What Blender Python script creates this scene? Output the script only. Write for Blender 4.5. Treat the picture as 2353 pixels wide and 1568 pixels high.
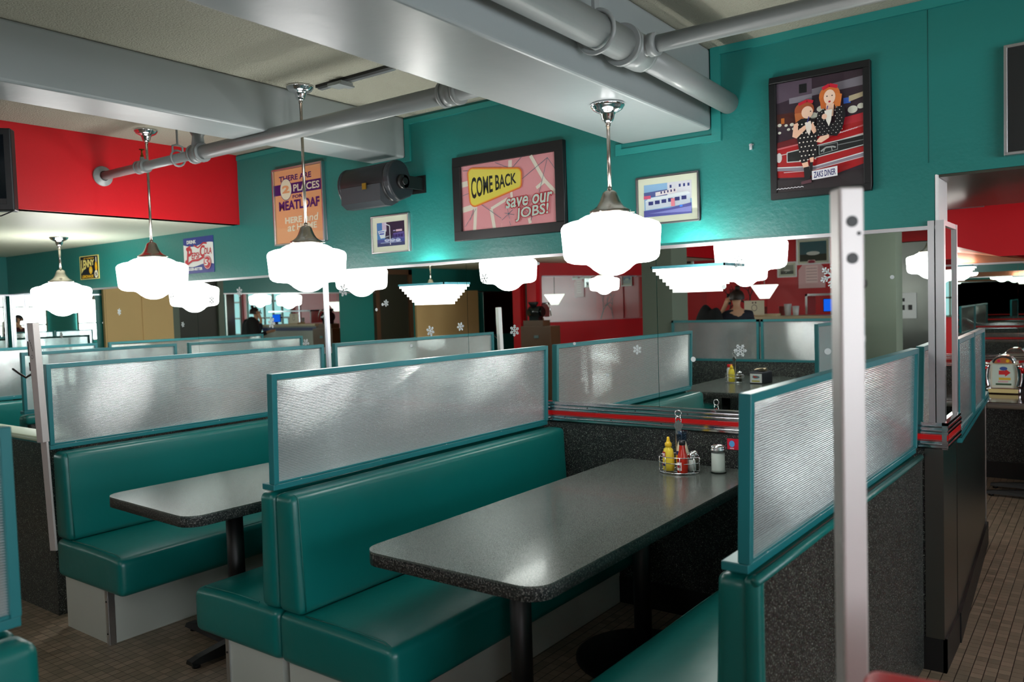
import bpy, bmesh, math, random
from mathutils import Vector, Matrix
random.seed(7)
PI = math.pi
for o in list(bpy.data.objects): bpy.data.objects.remove(o)
scn = bpy.context.scene
COL = scn.collection
# ------------------------------------------------------------------ camera
F_PX, YAW, PITCH, ROLL = 1858.81, 0.6390, -0.0443, -0.0306
CAM = Vector((2.3602, -3.5131, 1.4983))
fw = Vector((-math.sin(YAW)*math.cos(PITCH), math.cos(YAW)*math.cos(PITCH), math.sin(PITCH)))
rt = Vector((math.cos(YAW), math.sin(YAW), 0)); up = rt.cross(fw)
r_ = rt*math.cos(ROLL) + up*math.sin(ROLL); u_ = -rt*math.sin(ROLL) + up*math.cos(ROLL)
cd = bpy.data.cameras.new('camera'); cam = bpy.data.objects.new('camera', cd); COL.objects.link(cam)
M = Matrix(((r_.x, u_.x, -fw.x), (r_.y, u_.y, -fw.y), (r_.z, u_.z, -fw.z))).to_4x4(); M.translation = CAM
cam.matrix_world = M
cd.sensor_width = 36; cd.lens = F_PX/2353*36; cd.clip_start = 0.02; cd.clip_end = 100
cd.dof.use_dof = True; cd.dof.focus_distance = 3.6; cd.dof.aperture_fstop = 3.6
scn.camera = cam
# ------------------------------------------------------------------ world, exposure
w = bpy.data.worlds.new('world'); scn.world = w; w.use_nodes = True
w.node_tree.nodes['Background'].inputs[0].default_value = (.75, .85, 1, 1); w.node_tree.nodes['Background'].inputs[1].default_value = .6
vs = scn.view_settings; vs.view_transform = 'Standard'; vs.look = 'None'; vs.gamma = 1; vs.use_curve_mapping = False; vs.exposure = 0.12
PEND_E, SCONCE_E, WIN_E = 14.5, 1.5, 16.0

# ------------------------------------------------------------------ materials
def s2l(c): return tuple(((v/255)/12.92 if v/255 <= .04045 else ((v/255+.055)/1.055)**2.4) for v in c)+(1,)
MATS = {}
def mat(name, rgb=(128,128,128), rough=.5, metal=0, spec=.5, coat=0, bump=0, bscale=60, emit=0, mottled=0, aniso=0):
    if name in MATS: return MATS[name]
    m = bpy.data.materials.new(name); m.use_nodes = True; MATS[name] = m
    nt = m.node_tree; b = nt.nodes['Principled BSDF']
    c = s2l(rgb)
    b.inputs['Base Color'].default_value = c; b.inputs['Roughness'].default_value = rough
    b.inputs['Metallic'].default_value = metal; b.inputs['Specular IOR Level'].default_value = spec
    b.inputs['Coat Weight'].default_value = coat; b.inputs['Coat Roughness'].default_value = .08
    if emit: b.inputs['Emission Color'].default_value = c; b.inputs['Emission Strength'].default_value = emit
    if mottled or bump:
        tc = nt.nodes.new('ShaderNodeTexCoord')
    if mottled:
        n = nt.nodes.new('ShaderNodeTexNoise'); n.inputs['Scale'].default_value = 2.2; n.inputs['Detail'].default_value = 5
        nt.links.new(tc.outputs['Object'], n.inputs['Vector'])
        mx = nt.nodes.new('ShaderNodeMix'); mx.data_type = 'RGBA'
        mx.inputs['A'].default_value = tuple(v*(1-mottled) for v in c[:3])+(1,); mx.inputs['B'].default_value = tuple(min(1, v*(1+mottled)) for v in c[:3])+(1,)
        nt.links.new(n.outputs['Fac'], mx.inputs['Factor']); nt.links.new(mx.outputs['Result'], b.inputs['Base Color'])
    if bump:
        n = nt.nodes.new('ShaderNodeTexNoise'); n.inputs['Scale'].default_value = bscale; n.inputs['Detail'].default_value = 3
        nt.links.new(tc.outputs['Object'], n.inputs['Vector'])
        bp = nt.nodes.new('ShaderNodeBump'); bp.inputs['Strength'].default_value = bump; bp.inputs['Distance'].default_value = .01
        nt.links.new(n.outputs['Fac'], bp.inputs['Height']); nt.links.new(bp.outputs['Normal'], b.inputs['Normal'])
    return m
def emis(name, rgb, strength):
    m = bpy.data.materials.new(name); m.use_nodes = True; MATS[name] = m
    nt = m.node_tree; nt.nodes.clear(); e = nt.nodes.new('ShaderNodeEmission'); o = nt.nodes.new('ShaderNodeOutputMaterial')
    e.inputs[0].default_value = s2l(rgb); e.inputs[1].default_value = strength; nt.links.new(e.outputs[0], o.inputs[0]); return m
def speckle(name, base, spots, dens=.62, scale=420, rough=.35, coat=0, bump=0):
    m = mat(name, base, rough, coat=coat); nt = m.node_tree; b = nt.nodes['Principled BSDF']
    tc = nt.nodes.new('ShaderNodeTexCoord'); prev = None; c0 = s2l(base)
    for i, (rgb, th, sc) in enumerate(spots):
        n = nt.nodes.new('ShaderNodeTexNoise'); n.inputs['Scale'].default_value = sc; n.inputs['Detail'].default_value = 2; n.inputs['W' if False else 'Distortion'].default_value = .3*i
        ad = nt.nodes.new('ShaderNodeVectorMath'); ad.operation = 'ADD'; ad.inputs[1].default_value = (i*7.1, i*3.3, i*5.7)
        nt.links.new(tc.outputs['Object'], ad.inputs[0]); nt.links.new(ad.outputs[0], n.inputs['Vector'])
        r = nt.nodes.new('ShaderNodeValToRGB'); r.color_ramp.elements[0].position = th; r.color_ramp.elements[1].position = th+.06
        nt.links.new(n.outputs['Fac'], r.inputs[0])
        mx = nt.nodes.new('ShaderNodeMix'); mx.data_type = 'RGBA'; mx.inputs['A'].default_value = c0; mx.inputs['B'].default_value = s2l(rgb)
        if prev: nt.links.new(prev, mx.inputs['A'])
        nt.links.new(r.outputs[0], mx.inputs['Factor']); prev = mx.outputs['Result']
    nt.links.new(prev, b.inputs['Base Color']); return m

TEAL = mat('teal_wall_paint', (30,120,114), .34, spec=.5, bump=.12, bscale=45, mottled=.10)
TEALTRIM = mat('teal_trim_paint', (38,134,128), .3, bump=.05)
RED = mat('red_wall_paint', (196,8,24), .4, bump=.05, mottled=.08)
SALMON = mat('salmon_soffit_paint', (235,150,110), .45)
WHITEP = mat('white_soffit_paint', (232,236,214), .5, bump=.05, bscale=30)
BEAM = mat('pale_grey_beam_paint', (146,154,154), .35, bump=.12, bscale=14, mottled=.06)
CEIL = mat('textured_ceiling_paint', (160,160,144), .9, bump=.9, bscale=130, mottled=.10)
PIPE = mat('grey_painted_iron', (138,144,143), .35, bump=.05, bscale=90)
FRAME = mat('teal_powder_coated_metal', (22,112,118), .35, spec=.6)
VINYL = mat('teal_vinyl', (4,104,99), .33, spec=.55, bump=.10, bscale=18)
PIPING = mat('teal_vinyl_welt', (10,100,94), .4)
CHROME = mat('chrome', (225,225,228), .12, metal=1)
ALU = mat('brushed_aluminium', (205,205,208), .3, metal=1)
NICKEL = mat('brushed_nickel', (176,168,158), .25, metal=1)
POSTM = mat('pale_painted_steel_tube', (190,184,182), .38, metal=.3)
STEEL = mat('brushed_steel_sheet', (120,122,118), .28, metal=1, bump=.03, bscale=200)
BLACK = mat('black_plastic', (16,18,20), .4)
BLACKM = mat('black_painted_metal', (10,10,10), .45)
REDSTRIPE = mat('red_stripe', (190,6,10), .35)
PLINTH = mat('pale_laminate', (182,186,178), .5, mottled=.05)
DARKGLOSS = mat('dark_glossy_soffit', (52,54,44), .3, mottled=.35, coat=.3)
WHITE = mat('white_gloss', (240,240,240), .35)
CARD = mat('corrugated_cardboard', (240,198,138), .8, mottled=.06)
DDOOR = mat('dark_olive_door', (44,44,32), .4)
BROWN = mat('brown_wood', (84,56,36), .4, mottled=.2)
GREYG = mat('grey_green_pillar_paint', (104,114,100), .5, mottled=.08)
REDV = mat('red_vinyl', (205,0,14), .35)
GRANITE = speckle('black_speckled_laminate', (17,20,20), [((60,66,64),.57,150), ((150,158,146),.60,230), ((60,50,60),.60,190)], rough=.4)
TOP = speckle('grey_speckled_tabletop', (80,88,84), [((122,128,120),.54,420), ((48,54,52),.56,380)], rough=.24, coat=.12)
EDGE = speckle('dark_speckled_table_edge', (46,50,50), [((120,120,116),.53,190), ((20,24,26),.53,150)], rough=.4)
SHADE = mat('opal_glass_lit', (244,243,241), .25, emit=PEND_E)
SCON = mat('sconce_glass_lit', (255,252,246), .3, emit=SCONCE_E)
def mirror_mat():
    m = bpy.data.materials.new('mirror_glass'); m.use_nodes = True; nt = m.node_tree; nt.nodes.clear()
    g = nt.nodes.new('ShaderNodeBsdfGlossy'); g.inputs['Color'].default_value = (.84,.90,.86,1); g.inputs['Roughness'].default_value = 0
    o = nt.nodes.new('ShaderNodeOutputMaterial'); nt.links.new(g.outputs[0], o.inputs[0]); return m
MIRROR = mirror_mat()
def front_only(nt, node):
    g = nt.nodes.new('ShaderNodeNewGeometry'); s1 = nt.nodes.new('ShaderNodeMath'); s1.operation = 'SUBTRACT'; s1.inputs[0].default_value = 1; nt.links.new(g.outputs['Backfacing'], s1.inputs[1])
    m = nt.nodes.new('ShaderNodeMath'); m.operation = 'MULTIPLY'; nt.links.new(node.outputs[0], m.inputs[0]); nt.links.new(s1.outputs[0], m.inputs[1]); return m
def poly_mat():
    m = bpy.data.materials.new('fluted_polycarbonate'); m.use_nodes = True; nt = m.node_tree; nt.nodes.clear()
    N = nt.nodes.new
    tc = N('ShaderNodeTexCoord'); sp = N('ShaderNodeSeparateXYZ'); nt.links.new(tc.outputs['Object'], sp.inputs[0])
    mu = N('ShaderNodeMath'); mu.operation = 'MULTIPLY'; mu.inputs[1].default_value = 2*PI/.0058; nt.links.new(sp.outputs['Z'], mu.inputs[0])
    si = N('ShaderNodeMath'); si.operation = 'SINE'; nt.links.new(mu.outputs[0], si.inputs[0])
    mr = N('ShaderNodeMapRange'); mr.inputs['From Min'].default_value = -.15; mr.inputs['From Max'].default_value = .35; nt.links.new(si.outputs[0], mr.inputs['Value'])
    co = N('ShaderNodeMath'); co.operation = 'COSINE'; nt.links.new(mu.outputs[0], co.inputs[0])
    kk = N('ShaderNodeMath'); kk.operation = 'MULTIPLY'; kk.inputs[1].default_value = .42; nt.links.new(co.outputs[0], kk.inputs[0])
    cz = N('ShaderNodeCombineXYZ'); nt.links.new(kk.outputs[0], cz.inputs[2])
    ge = N('ShaderNodeNewGeometry'); va = N('ShaderNodeVectorMath'); va.operation = 'ADD'; nt.links.new(ge.outputs['Normal'], va.inputs[0]); nt.links.new(cz.outputs[0], va.inputs[1])
    bp = N('ShaderNodeVectorMath'); bp.operation = 'NORMALIZE'; nt.links.new(va.outputs[0], bp.inputs[0])
    gl = N('ShaderNodeBsdfRefraction'); gl.inputs['IOR'].default_value = 1.35; gl.inputs['Roughness'].default_value = .06; gl.inputs['Color'].default_value = (.9,.95,.95,1); nt.links.new(bp.outputs[0], gl.inputs['Normal'])
    tr = N('ShaderNodeBsdfTransparent'); tr.inputs['Color'].default_value = (.80,.84,.84,1)
    tl = N('ShaderNodeBsdfTranslucent'); tl.inputs['Color'].default_value = (.97,.98,1,1)
    df = N('ShaderNodeBsdfDiffuse'); df.inputs['Color'].default_value = (.62,.66,.70,1)
    gs = N('ShaderNodeBsdfGlossy'); gs.inputs['Roughness'].default_value = .13; nt.links.new(bp.outputs[0], gs.inputs['Normal'])
    a = N('ShaderNodeMixShader'); a.inputs[0].default_value = .5; nt.links.new(tl.outputs[0], a.inputs[1]); nt.links.new(df.outputs[0], a.inputs[2])
    b = N('ShaderNodeMixShader'); b.inputs[0].default_value = .45; nt.links.new(gl.outputs[0], b.inputs[1]); nt.links.new(tr.outputs[0], b.inputs[2])
    c = N('ShaderNodeMixShader'); nt.links.new(b.outputs[0], c.inputs[1]); nt.links.new(a.outputs[0], c.inputs[2])
    f = N('ShaderNodeMath'); f.operation = 'MULTIPLY_ADD'; f.inputs[1].default_value = .52; f.inputs[2].default_value = .03; nt.links.new(mr.outputs[0], f.inputs[0]); nt.links.new(f.outputs[0], c.inputs[0])
    fr = N('ShaderNodeFresnel'); fr.inputs['IOR'].default_value = 1.6
    ad = N('ShaderNodeMath'); ad.operation = 'ADD'; ad.inputs[1].default_value = .14; nt.links.new(fr.outputs[0], ad.inputs[0]); lw = front_only(nt, ad)
    d = N('ShaderNodeMixShader'); nt.links.new(lw.outputs[0], d.inputs[0]); nt.links.new(c.outputs[0], d.inputs[1]); nt.links.new(gs.outputs[0], d.inputs[2])
    o = N('ShaderNodeOutputMaterial'); nt.links.new(d.outputs[0], o.inputs[0]); return m
POLY = poly_mat()
def glass_mat(name, tint, rough=.02, mixt=.6):
    m = bpy.data.materials.new(name); m.use_nodes = True; nt = m.node_tree; nt.nodes.clear()
    t = nt.nodes.new('ShaderNodeBsdfTransparent'); t.inputs[0].default_value = s2l(tint)
    g = nt.nodes.new('ShaderNodeBsdfGlossy'); g.inputs['Roughness'].default_value = rough
    f0 = nt.nodes.new('ShaderNodeFresnel'); f0.inputs[0].default_value = 1.5; f = front_only(nt, f0)
    x = nt.nodes.new('ShaderNodeMixShader'); nt.links.new(f.outputs[0], x.inputs[0]); nt.links.new(t.outputs[0], x.inputs[1]); nt.links.new(g.outputs[0], x.inputs[2])
    o = nt.nodes.new('ShaderNodeOutputMaterial'); nt.links.new(x.outputs[0], o.inputs[0]); return m
PGLASS = glass_mat('picture_glass', (250,252,250)); JGLASS = glass_mat('jar_glass', (225,232,230)); BLUEP = glass_mat('clear_plastic_cap', (190,215,245))
def tile_mat():
    m = mat('small_square_floor_tile', (150,132,112), .45); nt = m.node_tree; b = nt.nodes['Principled BSDF']; N = nt.nodes.new
    tc = N('ShaderNodeTexCoord'); sp = N('ShaderNodeSeparateXYZ'); nt.links.new(tc.outputs['Object'], sp.inputs[0])
    outs = []
    for ax, wd in (('X', .075), ('Y', .05)):
        d = N('ShaderNodeMath'); d.operation = 'DIVIDE'; d.inputs[1].default_value = .0435; nt.links.new(sp.outputs[ax], d.inputs[0])
        f = N('ShaderNodeMath'); f.operation = 'FRACT'; nt.links.new(d.outputs[0], f.inputs[0])
        l = N('ShaderNodeMath'); l.operation = 'LESS_THAN'; l.inputs[1].default_value = wd; nt.links.new(f.outputs[0], l.inputs[0]); outs.append((d, l))
    mxm = N('ShaderNodeMath'); mxm.operation = 'MAXIMUM'; nt.links.new(outs[0][1].outputs[0], mxm.inputs[0])
    h = N('ShaderNodeMath'); h.operation = 'MULTIPLY'; h.inputs[1].default_value = .7; nt.links.new(outs[1][1].outputs[0], h.inputs[0]); nt.links.new(h.outputs[0], mxm.inputs[1])
    fl = []
    for d, l in outs:
        q = N('ShaderNodeMath'); q.operation = 'FLOOR'; nt.links.new(d.outputs[0], q.inputs[0]); fl.append(q)
    cb = N('ShaderNodeCombineXYZ'); nt.links.new(fl[0].outputs[0], cb.inputs[0]); nt.links.new(fl[1].outputs[0], cb.inputs[1])
    wn = N('ShaderNodeTexWhiteNoise'); nt.links.new(cb.outputs[0], wn.inputs['Vector'])
    m1 = N('ShaderNodeMix'); m1.data_type = 'RGBA'; m1.inputs['A'].default_value = s2l((122,110,92)); m1.inputs['B'].default_value = s2l((152,132,112)); nt.links.new(wn.outputs['Value'], m1.inputs['Factor'])
    m2 = N('ShaderNodeMix'); m2.data_type = 'RGBA'; m2.inputs['B'].default_value = s2l((38,28,20)); nt.links.new(m1.outputs['Result'], m2.inputs['A']); nt.links.new(mxm.outputs[0], m2.inputs['Factor'])
    nt.links.new(m2.outputs['Result'], b.inputs['Base Color'])
    bp = N('ShaderNodeBump'); bp.invert = True; bp.inputs['Strength'].default_value = .4; bp.inputs['Distance'].default_value = .002; nt.links.new(mxm.outputs[0], bp.inputs['Height']); nt.links.new(bp.outputs[0], b.inputs['Normal'])
    return m
TILE = tile_mat()

# ------------------------------------------------------------------ mesh helpers
class MB:
    def __init__(s): s.v = []; s.f = []; s.mi = []; s.sm = []; s.mats = []
    def mid(s, m):
        if m not in s.mats: s.mats.append(m)
        return s.mats.index(m)
    def add(s, vs, fs, m=None, smooth=False):
        o = len(s.v); s.v += [tuple(v) for v in vs]; k = s.mid(m) if m else 0
        for f in fs: s.f.append([i+o for i in f]); s.mi.append(k); s.sm.append(smooth)
        return s
    def box(s, x0, x1, y0, y1, z0, z1, m=None):
        vs = [(x, y, z) for x in (x0, x1) for y in (y0, y1) for z in (z0, z1)]
        return s.add(vs, [(0,1,3,2), (4,6,7,5), (0,4,5,1), (2,3,7,6), (0,2,6,4), (1,5,7,3)], m)
    def cyl(s, p0, p1, r0, r1=None, n=20, m=None, caps=True, smooth=True):
        r1 = r0 if r1 is None else r1; p0 = Vector(p0); p1 = Vector(p1); d = (p1-p0).normalized()
        a = d.orthogonal().normalized(); b = d.cross(a)
        vs = []
        for p, r in ((p0, r0), (p1, r1)):
            for i in range(n): t = 2*PI*i/n; vs.append(p+a*(r*math.cos(t))+b*(r*math.sin(t)))
        fs = [(i, (i+1) % n, n+(i+1) % n, n+i) for i in range(n)]
        s.add(vs, fs, m, smooth)
        if caps: s.add(vs, [tuple(range(n-1, -1, -1)), tuple(range(n, 2*n))], m)
        return s
    def lathe(s, prof, c=(0,0,0), n=40, m=None, caps=False, smooth=True):
        vs = []; k = len(prof)
        for i in range(n):
            t = 2*PI*i/n
            for r, z in prof: vs.append((c[0]+r*math.cos(t), c[1]+r*math.sin(t), c[2]+z))
        fs = [(i*k+j, ((i+1) % n)*k+j, ((i+1) % n)*k+j+1, i*k+j+1) for i in range(n) for j in range(k-1)]
        return s.add(vs, fs, m, smooth)
    def tube(s, pts, r, n=8, m=None, closed=False):
        pts = [Vector(p) for p in pts]; vs = []; k = len(pts); prev = None
        for i, p in enumerate(pts):
            if closed: d = (pts[(i+1) % k]-pts[i-1])
            else: d = (pts[min(i+1, k-1)]-pts[max(i-1, 0)])
            d.normalize()
            a = (prev-d*prev.dot(d)).normalized() if prev and (prev-d*prev.dot(d)).length > 1e-4 else d.orthogonal().normalized()
            prev = a; b = d.cross(a)
            for j in range(n): t = 2*PI*j/n; vs.append(p+a*(r*math.cos(t))+b*(r*math.sin(t)))
        fs = []
        for i in range(k if closed else k-1):
            q = (i+1) % k
            for j in range(n): fs.append((i*n+j, i*n+(j+1) % n, q*n+(j+1) % n, q*n+j))
        if not closed: fs += [tuple(range(n-1, -1, -1)), tuple((k-1)*n+j for j in range(n))]
        return s.add(vs, fs, m, True)
    def prism(s, poly, d0, d1, axis='y', m=None, smooth=False):
        # poly: 2-D outline in the two other axes (x,z)/(x,y)/(y,z)
        n = len(poly)
        def P(a, b, t): return {'y': (a, t, b), 'z': (a, b, t), 'x': (t, a, b)}[axis]
        vs = [P(a, b, d0) for a, b in poly]+[P(a, b, d1) for a, b in poly]
        s.add(vs, [(i, (i+1) % n, n+(i+1) % n, n+i) for i in range(n)], m, smooth)
        return s.add(vs, [tuple(range(n-1, -1, -1)), tuple(range(n, 2*n))], m)
    def rbox(s, x0, x1, y0, y1, z0, z1, r, m=None, warp=None, k=4, sub=10):
        def grid(a, b):
            L = b-a; rr = min(r, L*.49); g = [a+rr*(1-math.cos(i*PI/2/k)) for i in range(k)]
            n = max(1, min(sub, int(L/.08)+1)); g += [a+rr+(L-2*rr)*i/n for i in range(n)]
            g += [b-rr]+[b-rr*(1-math.cos((k-1-i)*PI/2/k)) for i in range(k)]; return g
        G = [grid(x0, x1), grid(y0, y1), grid(z0, z1)]
        lo = [x0+min(r, (x1-x0)*.49), y0+min(r, (y1-y0)*.49), z0+min(r, (z1-z0)*.49)]; hi = [x1-min(r, (x1-x0)*.49), y1-min(r, (y1-y0)*.49), z1-min(r, (z1-z0)*.49)]
        idx = {}; vs = []; fs = []
        def V(p):
            key = tuple(round(c, 6) for c in p)
            if key not in idx:
                c = Vector([min(max(p[i], lo[i]), hi[i]) for i in range(3)]); d = Vector(p)-c
                q = c+d.normalized()*r if d.length > 1e-9 else Vector(p)
                if warp: q = Vector(warp(q))
                idx[key] = len(vs); vs.append(q)
            return idx[key]
        for ax in range(3):
            a, b = [i for i in range(3) if i != ax]
            for side, val in ((0, G[ax][0]), (1, G[ax][-1])):
                for i in range(len(G[a])-1):
                    for j in range(len(G[b])-1):
                        q = []
                        for (ii, jj) in ((i, j), (i+1, j), (i+1, j+1), (i, j+1)):
                            p = [0, 0, 0]; p[ax] = val; p[a] = G[a][ii]; p[b] = G[b][jj]; q.append(V(p))
                        flip = (side == 1) == (ax == 1)
                        fs.append(q[::-1] if flip else q)
        return s.add(vs, fs, m, True)
    def build(s, name, m=None, parent=None, loc=None, rot=None, smooth=None):
        me = bpy.data.meshes.new(name); me.from_pydata([tuple(v) for v in s.v], [], s.f)
        if s.mats:
            for q in s.mats: me.materials.append(q)
            for p, k in zip(me.polygons, s.mi): p.material_index = k
        elif m: me.materials.append(m)
        for p, k in zip(me.polygons, s.sm): p.use_smooth = k if smooth is None else smooth
        bm = bmesh.new(); bm.from_mesh(me); bmesh.ops.remove_doubles(bm, verts=bm.verts, dist=1e-6); bmesh.ops.recalc_face_normals(bm, faces=bm.faces); bm.to_mesh(me); bm.free()
        o = bpy.data.objects.new(name, me); COL.objects.link(o)
        if parent: o.parent = parent
        if loc: o.location = loc
        if rot: o.rotation_euler = rot
        return o
def bevel(o, wd=.004, seg=2):
    b = o.modifiers.new('bevel', 'BEVEL'); b.width = wd; b.segments = seg; b.limit_method = 'ANGLE'; b.harden_normals = False
    return o
def tag(o, label, cat, group=None, kind=None):
    if label: o['label'] = label
    if cat: o['category'] = cat
    if group: o['group'] = group
    if kind: o['kind'] = kind
    return o
def thing(name, label, cat, loc=(0,0,0), rz=0, group=None):
    o = bpy.data.objects.new(name, None); COL.objects.link(o); o.empty_display_size = .05
    o.location = loc; o.rotation_euler = (0, 0, rz); return tag(o, label, cat, group)
def struct(name, mb, m=None, **k):
    o = mb.build(name, m, **k); o['kind'] = 'structure'; return o
def copy_tree(o, parent=None):
    c = o.copy(); COL.objects.link(c)
    if parent: c.parent = parent
    for ch in [q for q in list(COL.objects) if q.parent == o]: copy_tree(ch, c)
    return c
# ---- text as mesh geometry
_txt = {}
def text_geo(s, bold=0.0):
    key = (s, bold)
    if key in _txt: return _txt[key]
    cu = bpy.data.curves.new('t', 'FONT'); cu.body = s; cu.size = 1; cu.offset = bold; cu.resolution_u = 3
    o = bpy.data.objects.new('t', cu); COL.objects.link(o); bpy.context.view_layer.update()
    me = bpy.data.meshes.new_from_object(o.evaluated_get(bpy.context.evaluated_depsgraph_get()))
    vs = [tuple(v.co) for v in me.vertices]; fs = [tuple(p.vertices) for p in me.polygons]
    bpy.data.objects.remove(o); bpy.data.curves.remove(cu); bpy.data.meshes.remove(me)
    _txt[key] = (vs, fs); return _txt[key]
class Art:
    """flat printed artwork, layers in the (u right, v up) plane, each a hair above the last"""
    def __init__(s): s.mb = MB(); s.d = 0; s.step = .00025
    def nx(s): s.d += s.step; return s.d
    def poly(s, pts, m): d = s.nx(); s.mb.add([(a, b, d) for a, b in pts], [tuple(range(len(pts)))], m); return s
    def rect(s, x0, y0, x1, y1, m): return s.poly([(x0, y0), (x1, y0), (x1, y1), (x0, y1)], m)
    def disc(s, cx, cy, rx, ry, m, n=20, rot=0): return s.poly([(cx+rx*math.cos(2*PI*i/n)*math.cos(rot)-ry*math.sin(2*PI*i/n)*math.sin(rot), cy+rx*math.cos(2*PI*i/n)*math.sin(rot)+ry*math.sin(2*PI*i/n)*math.cos(rot)) for i in range(n)], m)
    def line(s, pts, wd, m):
        d = s.nx()
        for (a, b) in zip(pts[:-1], pts[1:]):
            dx, dy = b[0]-a[0], b[1]-a[1]; L = math.hypot(dx, dy) or 1; nx, ny = -dy/L*wd/2, dx/L*wd/2
            s.mb.add([(a[0]+nx, a[1]+ny, d), (a[0]-nx, a[1]-ny, d), (b[0]-nx, b[1]-ny, d), (b[0]+nx, b[1]+ny, d)], [(0,1,2,3)], m)
        return s
    def text(s, st, x0, y0, x1, y1, m, bold=0, shear=0, fn=None, ref=None):
        vs, fs = text_geo(st, bold); rv = text_geo(st, bold if ref is None else ref)[0]; xs = [v[0] for v in rv]; ys = [v[1] for v in rv]
        ax, bx, ay, by = min(xs), max(xs), min(ys), max(ys); d = s.nx(); out = []
        for v in vs:
            u = (v[0]-ax)/(bx-ax); t = (v[1]-ay)/(by-ay)
            if fn: X, Y = fn(u, t)
            else: X, Y = x0+(x1-x0)*u, y0+(y1-y0)*t
            out.append((X+shear*(Y-y0), Y, d))
        s.mb.add(out, fs, m); return s
    def build(s, name, parent, z=0): return s.mb.build(name, None, parent, loc=(0, 0, z))
ROT_W = (PI/2, 0, 0)      # local (u,v,out) -> world x,z,-y : hangs on the mirror wall facing the room
INK = {}
def ink(r, g, b):
    k = 'print_%d_%d_%d' % (r, g, b)
    if k not in INK: INK[k] = mat(k, (r, g, b), .45)
    return INK[k]

# ================================================================== SETTING
WX0, WX1, CZ = -6.5, 1.83, 2.62
struct('floor', MB().box(-10, 7.2, -12, 6, -.1, 0), TILE)
struct('ceiling', MB().box(WX0-.2, 7.2, -12, 0.0, CZ, CZ+.1), CEIL)
struct('ceiling_far_room', MB().box(-2.2, 7.2, .0, 6, CZ, CZ+.1), CEIL)
W = MB().box(WX0, WX1, 0.0, .31, 0, .99).box(WX0, WX1, .012, .31, .99, 1.752).box(WX0, WX1-.02, 0, .2, 1.752, CZ).box(WX1-.02, 7.2, 0, .2, 1.95, CZ)
struct('wall_back', W, TEAL)
struct('trim_1', MB().box(.0, 2.0, -.006, 0, 0, 0)) if False else None
struct('wall_left', MB().box(WX0-.2, WX0, -12, .31, 0, CZ), TEAL)
struct('wall_right', MB().box(7.0, 7.2, -12, 6, 0, CZ).box(6.8, 7.2, 0, .2, 0, 1.95), TEAL)
struct('wall_front', MB().box(WX0, 7.2, -12.2, -12, 0, CZ), RED)
# granite-look dado under the mirror, chrome rail with the red stripe
struct('trim_1', MB().box(WX0, WX1-.06, -.012, 0, .13, .885), GRANITE)
struct('baseboard_back', MB().box(WX0, WX1+.012, -.02, 0, 0, .13).box(WX1, WX1+.012, -.02, .325, 0, .13), BLACKM)
def rail(name, flip=False):
    g = MB()
    prof = [(.0,.885),(-.016,.885),(-.022,.892),(-.022,.90),(-.016,.904),(-.022,.908),(-.022,.917),(-.017,.92),(-.017,.943),(-.022,.946),(-.022,.953),(-.016,.957),(-.022,.961),(-.022,.97),(-.014,.975),(-.02,.979),(-.02,.99),(0,.992)]
    return prof
prof = rail('x')
g = MB(); g.prism(prof, WX0, WX1+.02, 'x', CHROME)
g.box(WX0, WX1+.021, -.0195, -.0172, .922, .942, REDSTRIPE)
for i in range(60):
    x = -6.3+i*.136
    if x < WX1: g.cyl((x, -.0225, .912 if i % 2 else .966), (x, -.0245, .912 if i % 2 else .966), .003, n=8, m=BLACKM)
struct('trim_2', g)
g = MB(); g.prism([(WX1-a, z) for a, z in prof], -.02, .325, 'y', CHROME); g.box(WX1+.0172, WX1+.0195, -.02, .325, .922, .942, REDSTRIPE)
struct('trim_3', g)
# steel clad lower end of the wall
struct('trim_4', MB().box(WX1-.062, WX1+.004, -.016, .31, .13, .885), STEEL)
struct('trim_5', MB().box(WX1-.02, WX1-.012, -.002, .202, 1.752, 1.952).box(WX1-.022, WX1-.008, .0, .2, 1.76, 1.95), WHITE)
struct('trim_6', MB().box(WX1-.006, 4.0, .0, .2, 1.94, 1.951).box(.4, 4.0, .2, 1.37, 1.94, CZ), DARKGLOSS)
# mirror top edge strip and vertical joints
struct('trim_7', MB().box(WX0, WX1, -.008, .0, 1.742, 1.757), ALU)
for i, (x, w_) in enumerate(((-1.745, .026), (-6.12, .05), (-6.42, .05))):
    gg = MB().box(x-w_/2, x+w_/2, -.012, .012, .99, 1.745); gg.box(x-w_*.12, x+w_*.12, -.018, -.01, .99, 1.745)
    struct('trim_%d' % (8+i), gg, ALU)
gg = MB().box(WX1-.045, WX1-.022, -.02, .0, .99, 1.775).box(WX1-.018, WX1+.012, -.02, .012, .99, 1.775)
struct('trim_11', gg, ALU)
struct('trim_12', MB().box(WX1-.002, WX1+.012, .29, .318, .99, 1.775).box(WX1, WX1+.01, 0, .3, 1.755, 1.775), ALU)
# mirror panes
edges = [-6.4, -6.1, -4.586, -3.211, -1.745, -.555, .618, WX1-.03]
plabels = ['narrow wall mirror pane beside the left corner post', 'wall mirror pane next to the corner behind the farthest lamp', 'wall mirror pane below the blue soda sign, snowflake stickers on it', 'wall mirror pane left of the tall chrome joint, below the orange poster',
           'wall mirror pane right of the tall chrome joint with the left glass sconce', 'wall mirror pane below the pink poster behind the nearest lamp', 'rightmost wall mirror pane with the right glass sconce']
for a, b, l in zip(edges[:-1], edges[1:], plabels):
    o = MB().box(a+.0012, b-.0012, .0, .006, .985, 1.75).build('wall_mirror', MIRROR); tag(o, l, 'mirror', 'mirror panes on the teal wall')
o = MB().box(WX1-.002, WX1+.002, .01, .29, .99, 1.757).build('wall_mirror', MIRROR); tag(o, 'slim mirror pane on the end of the teal wall', 'mirror')
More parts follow.
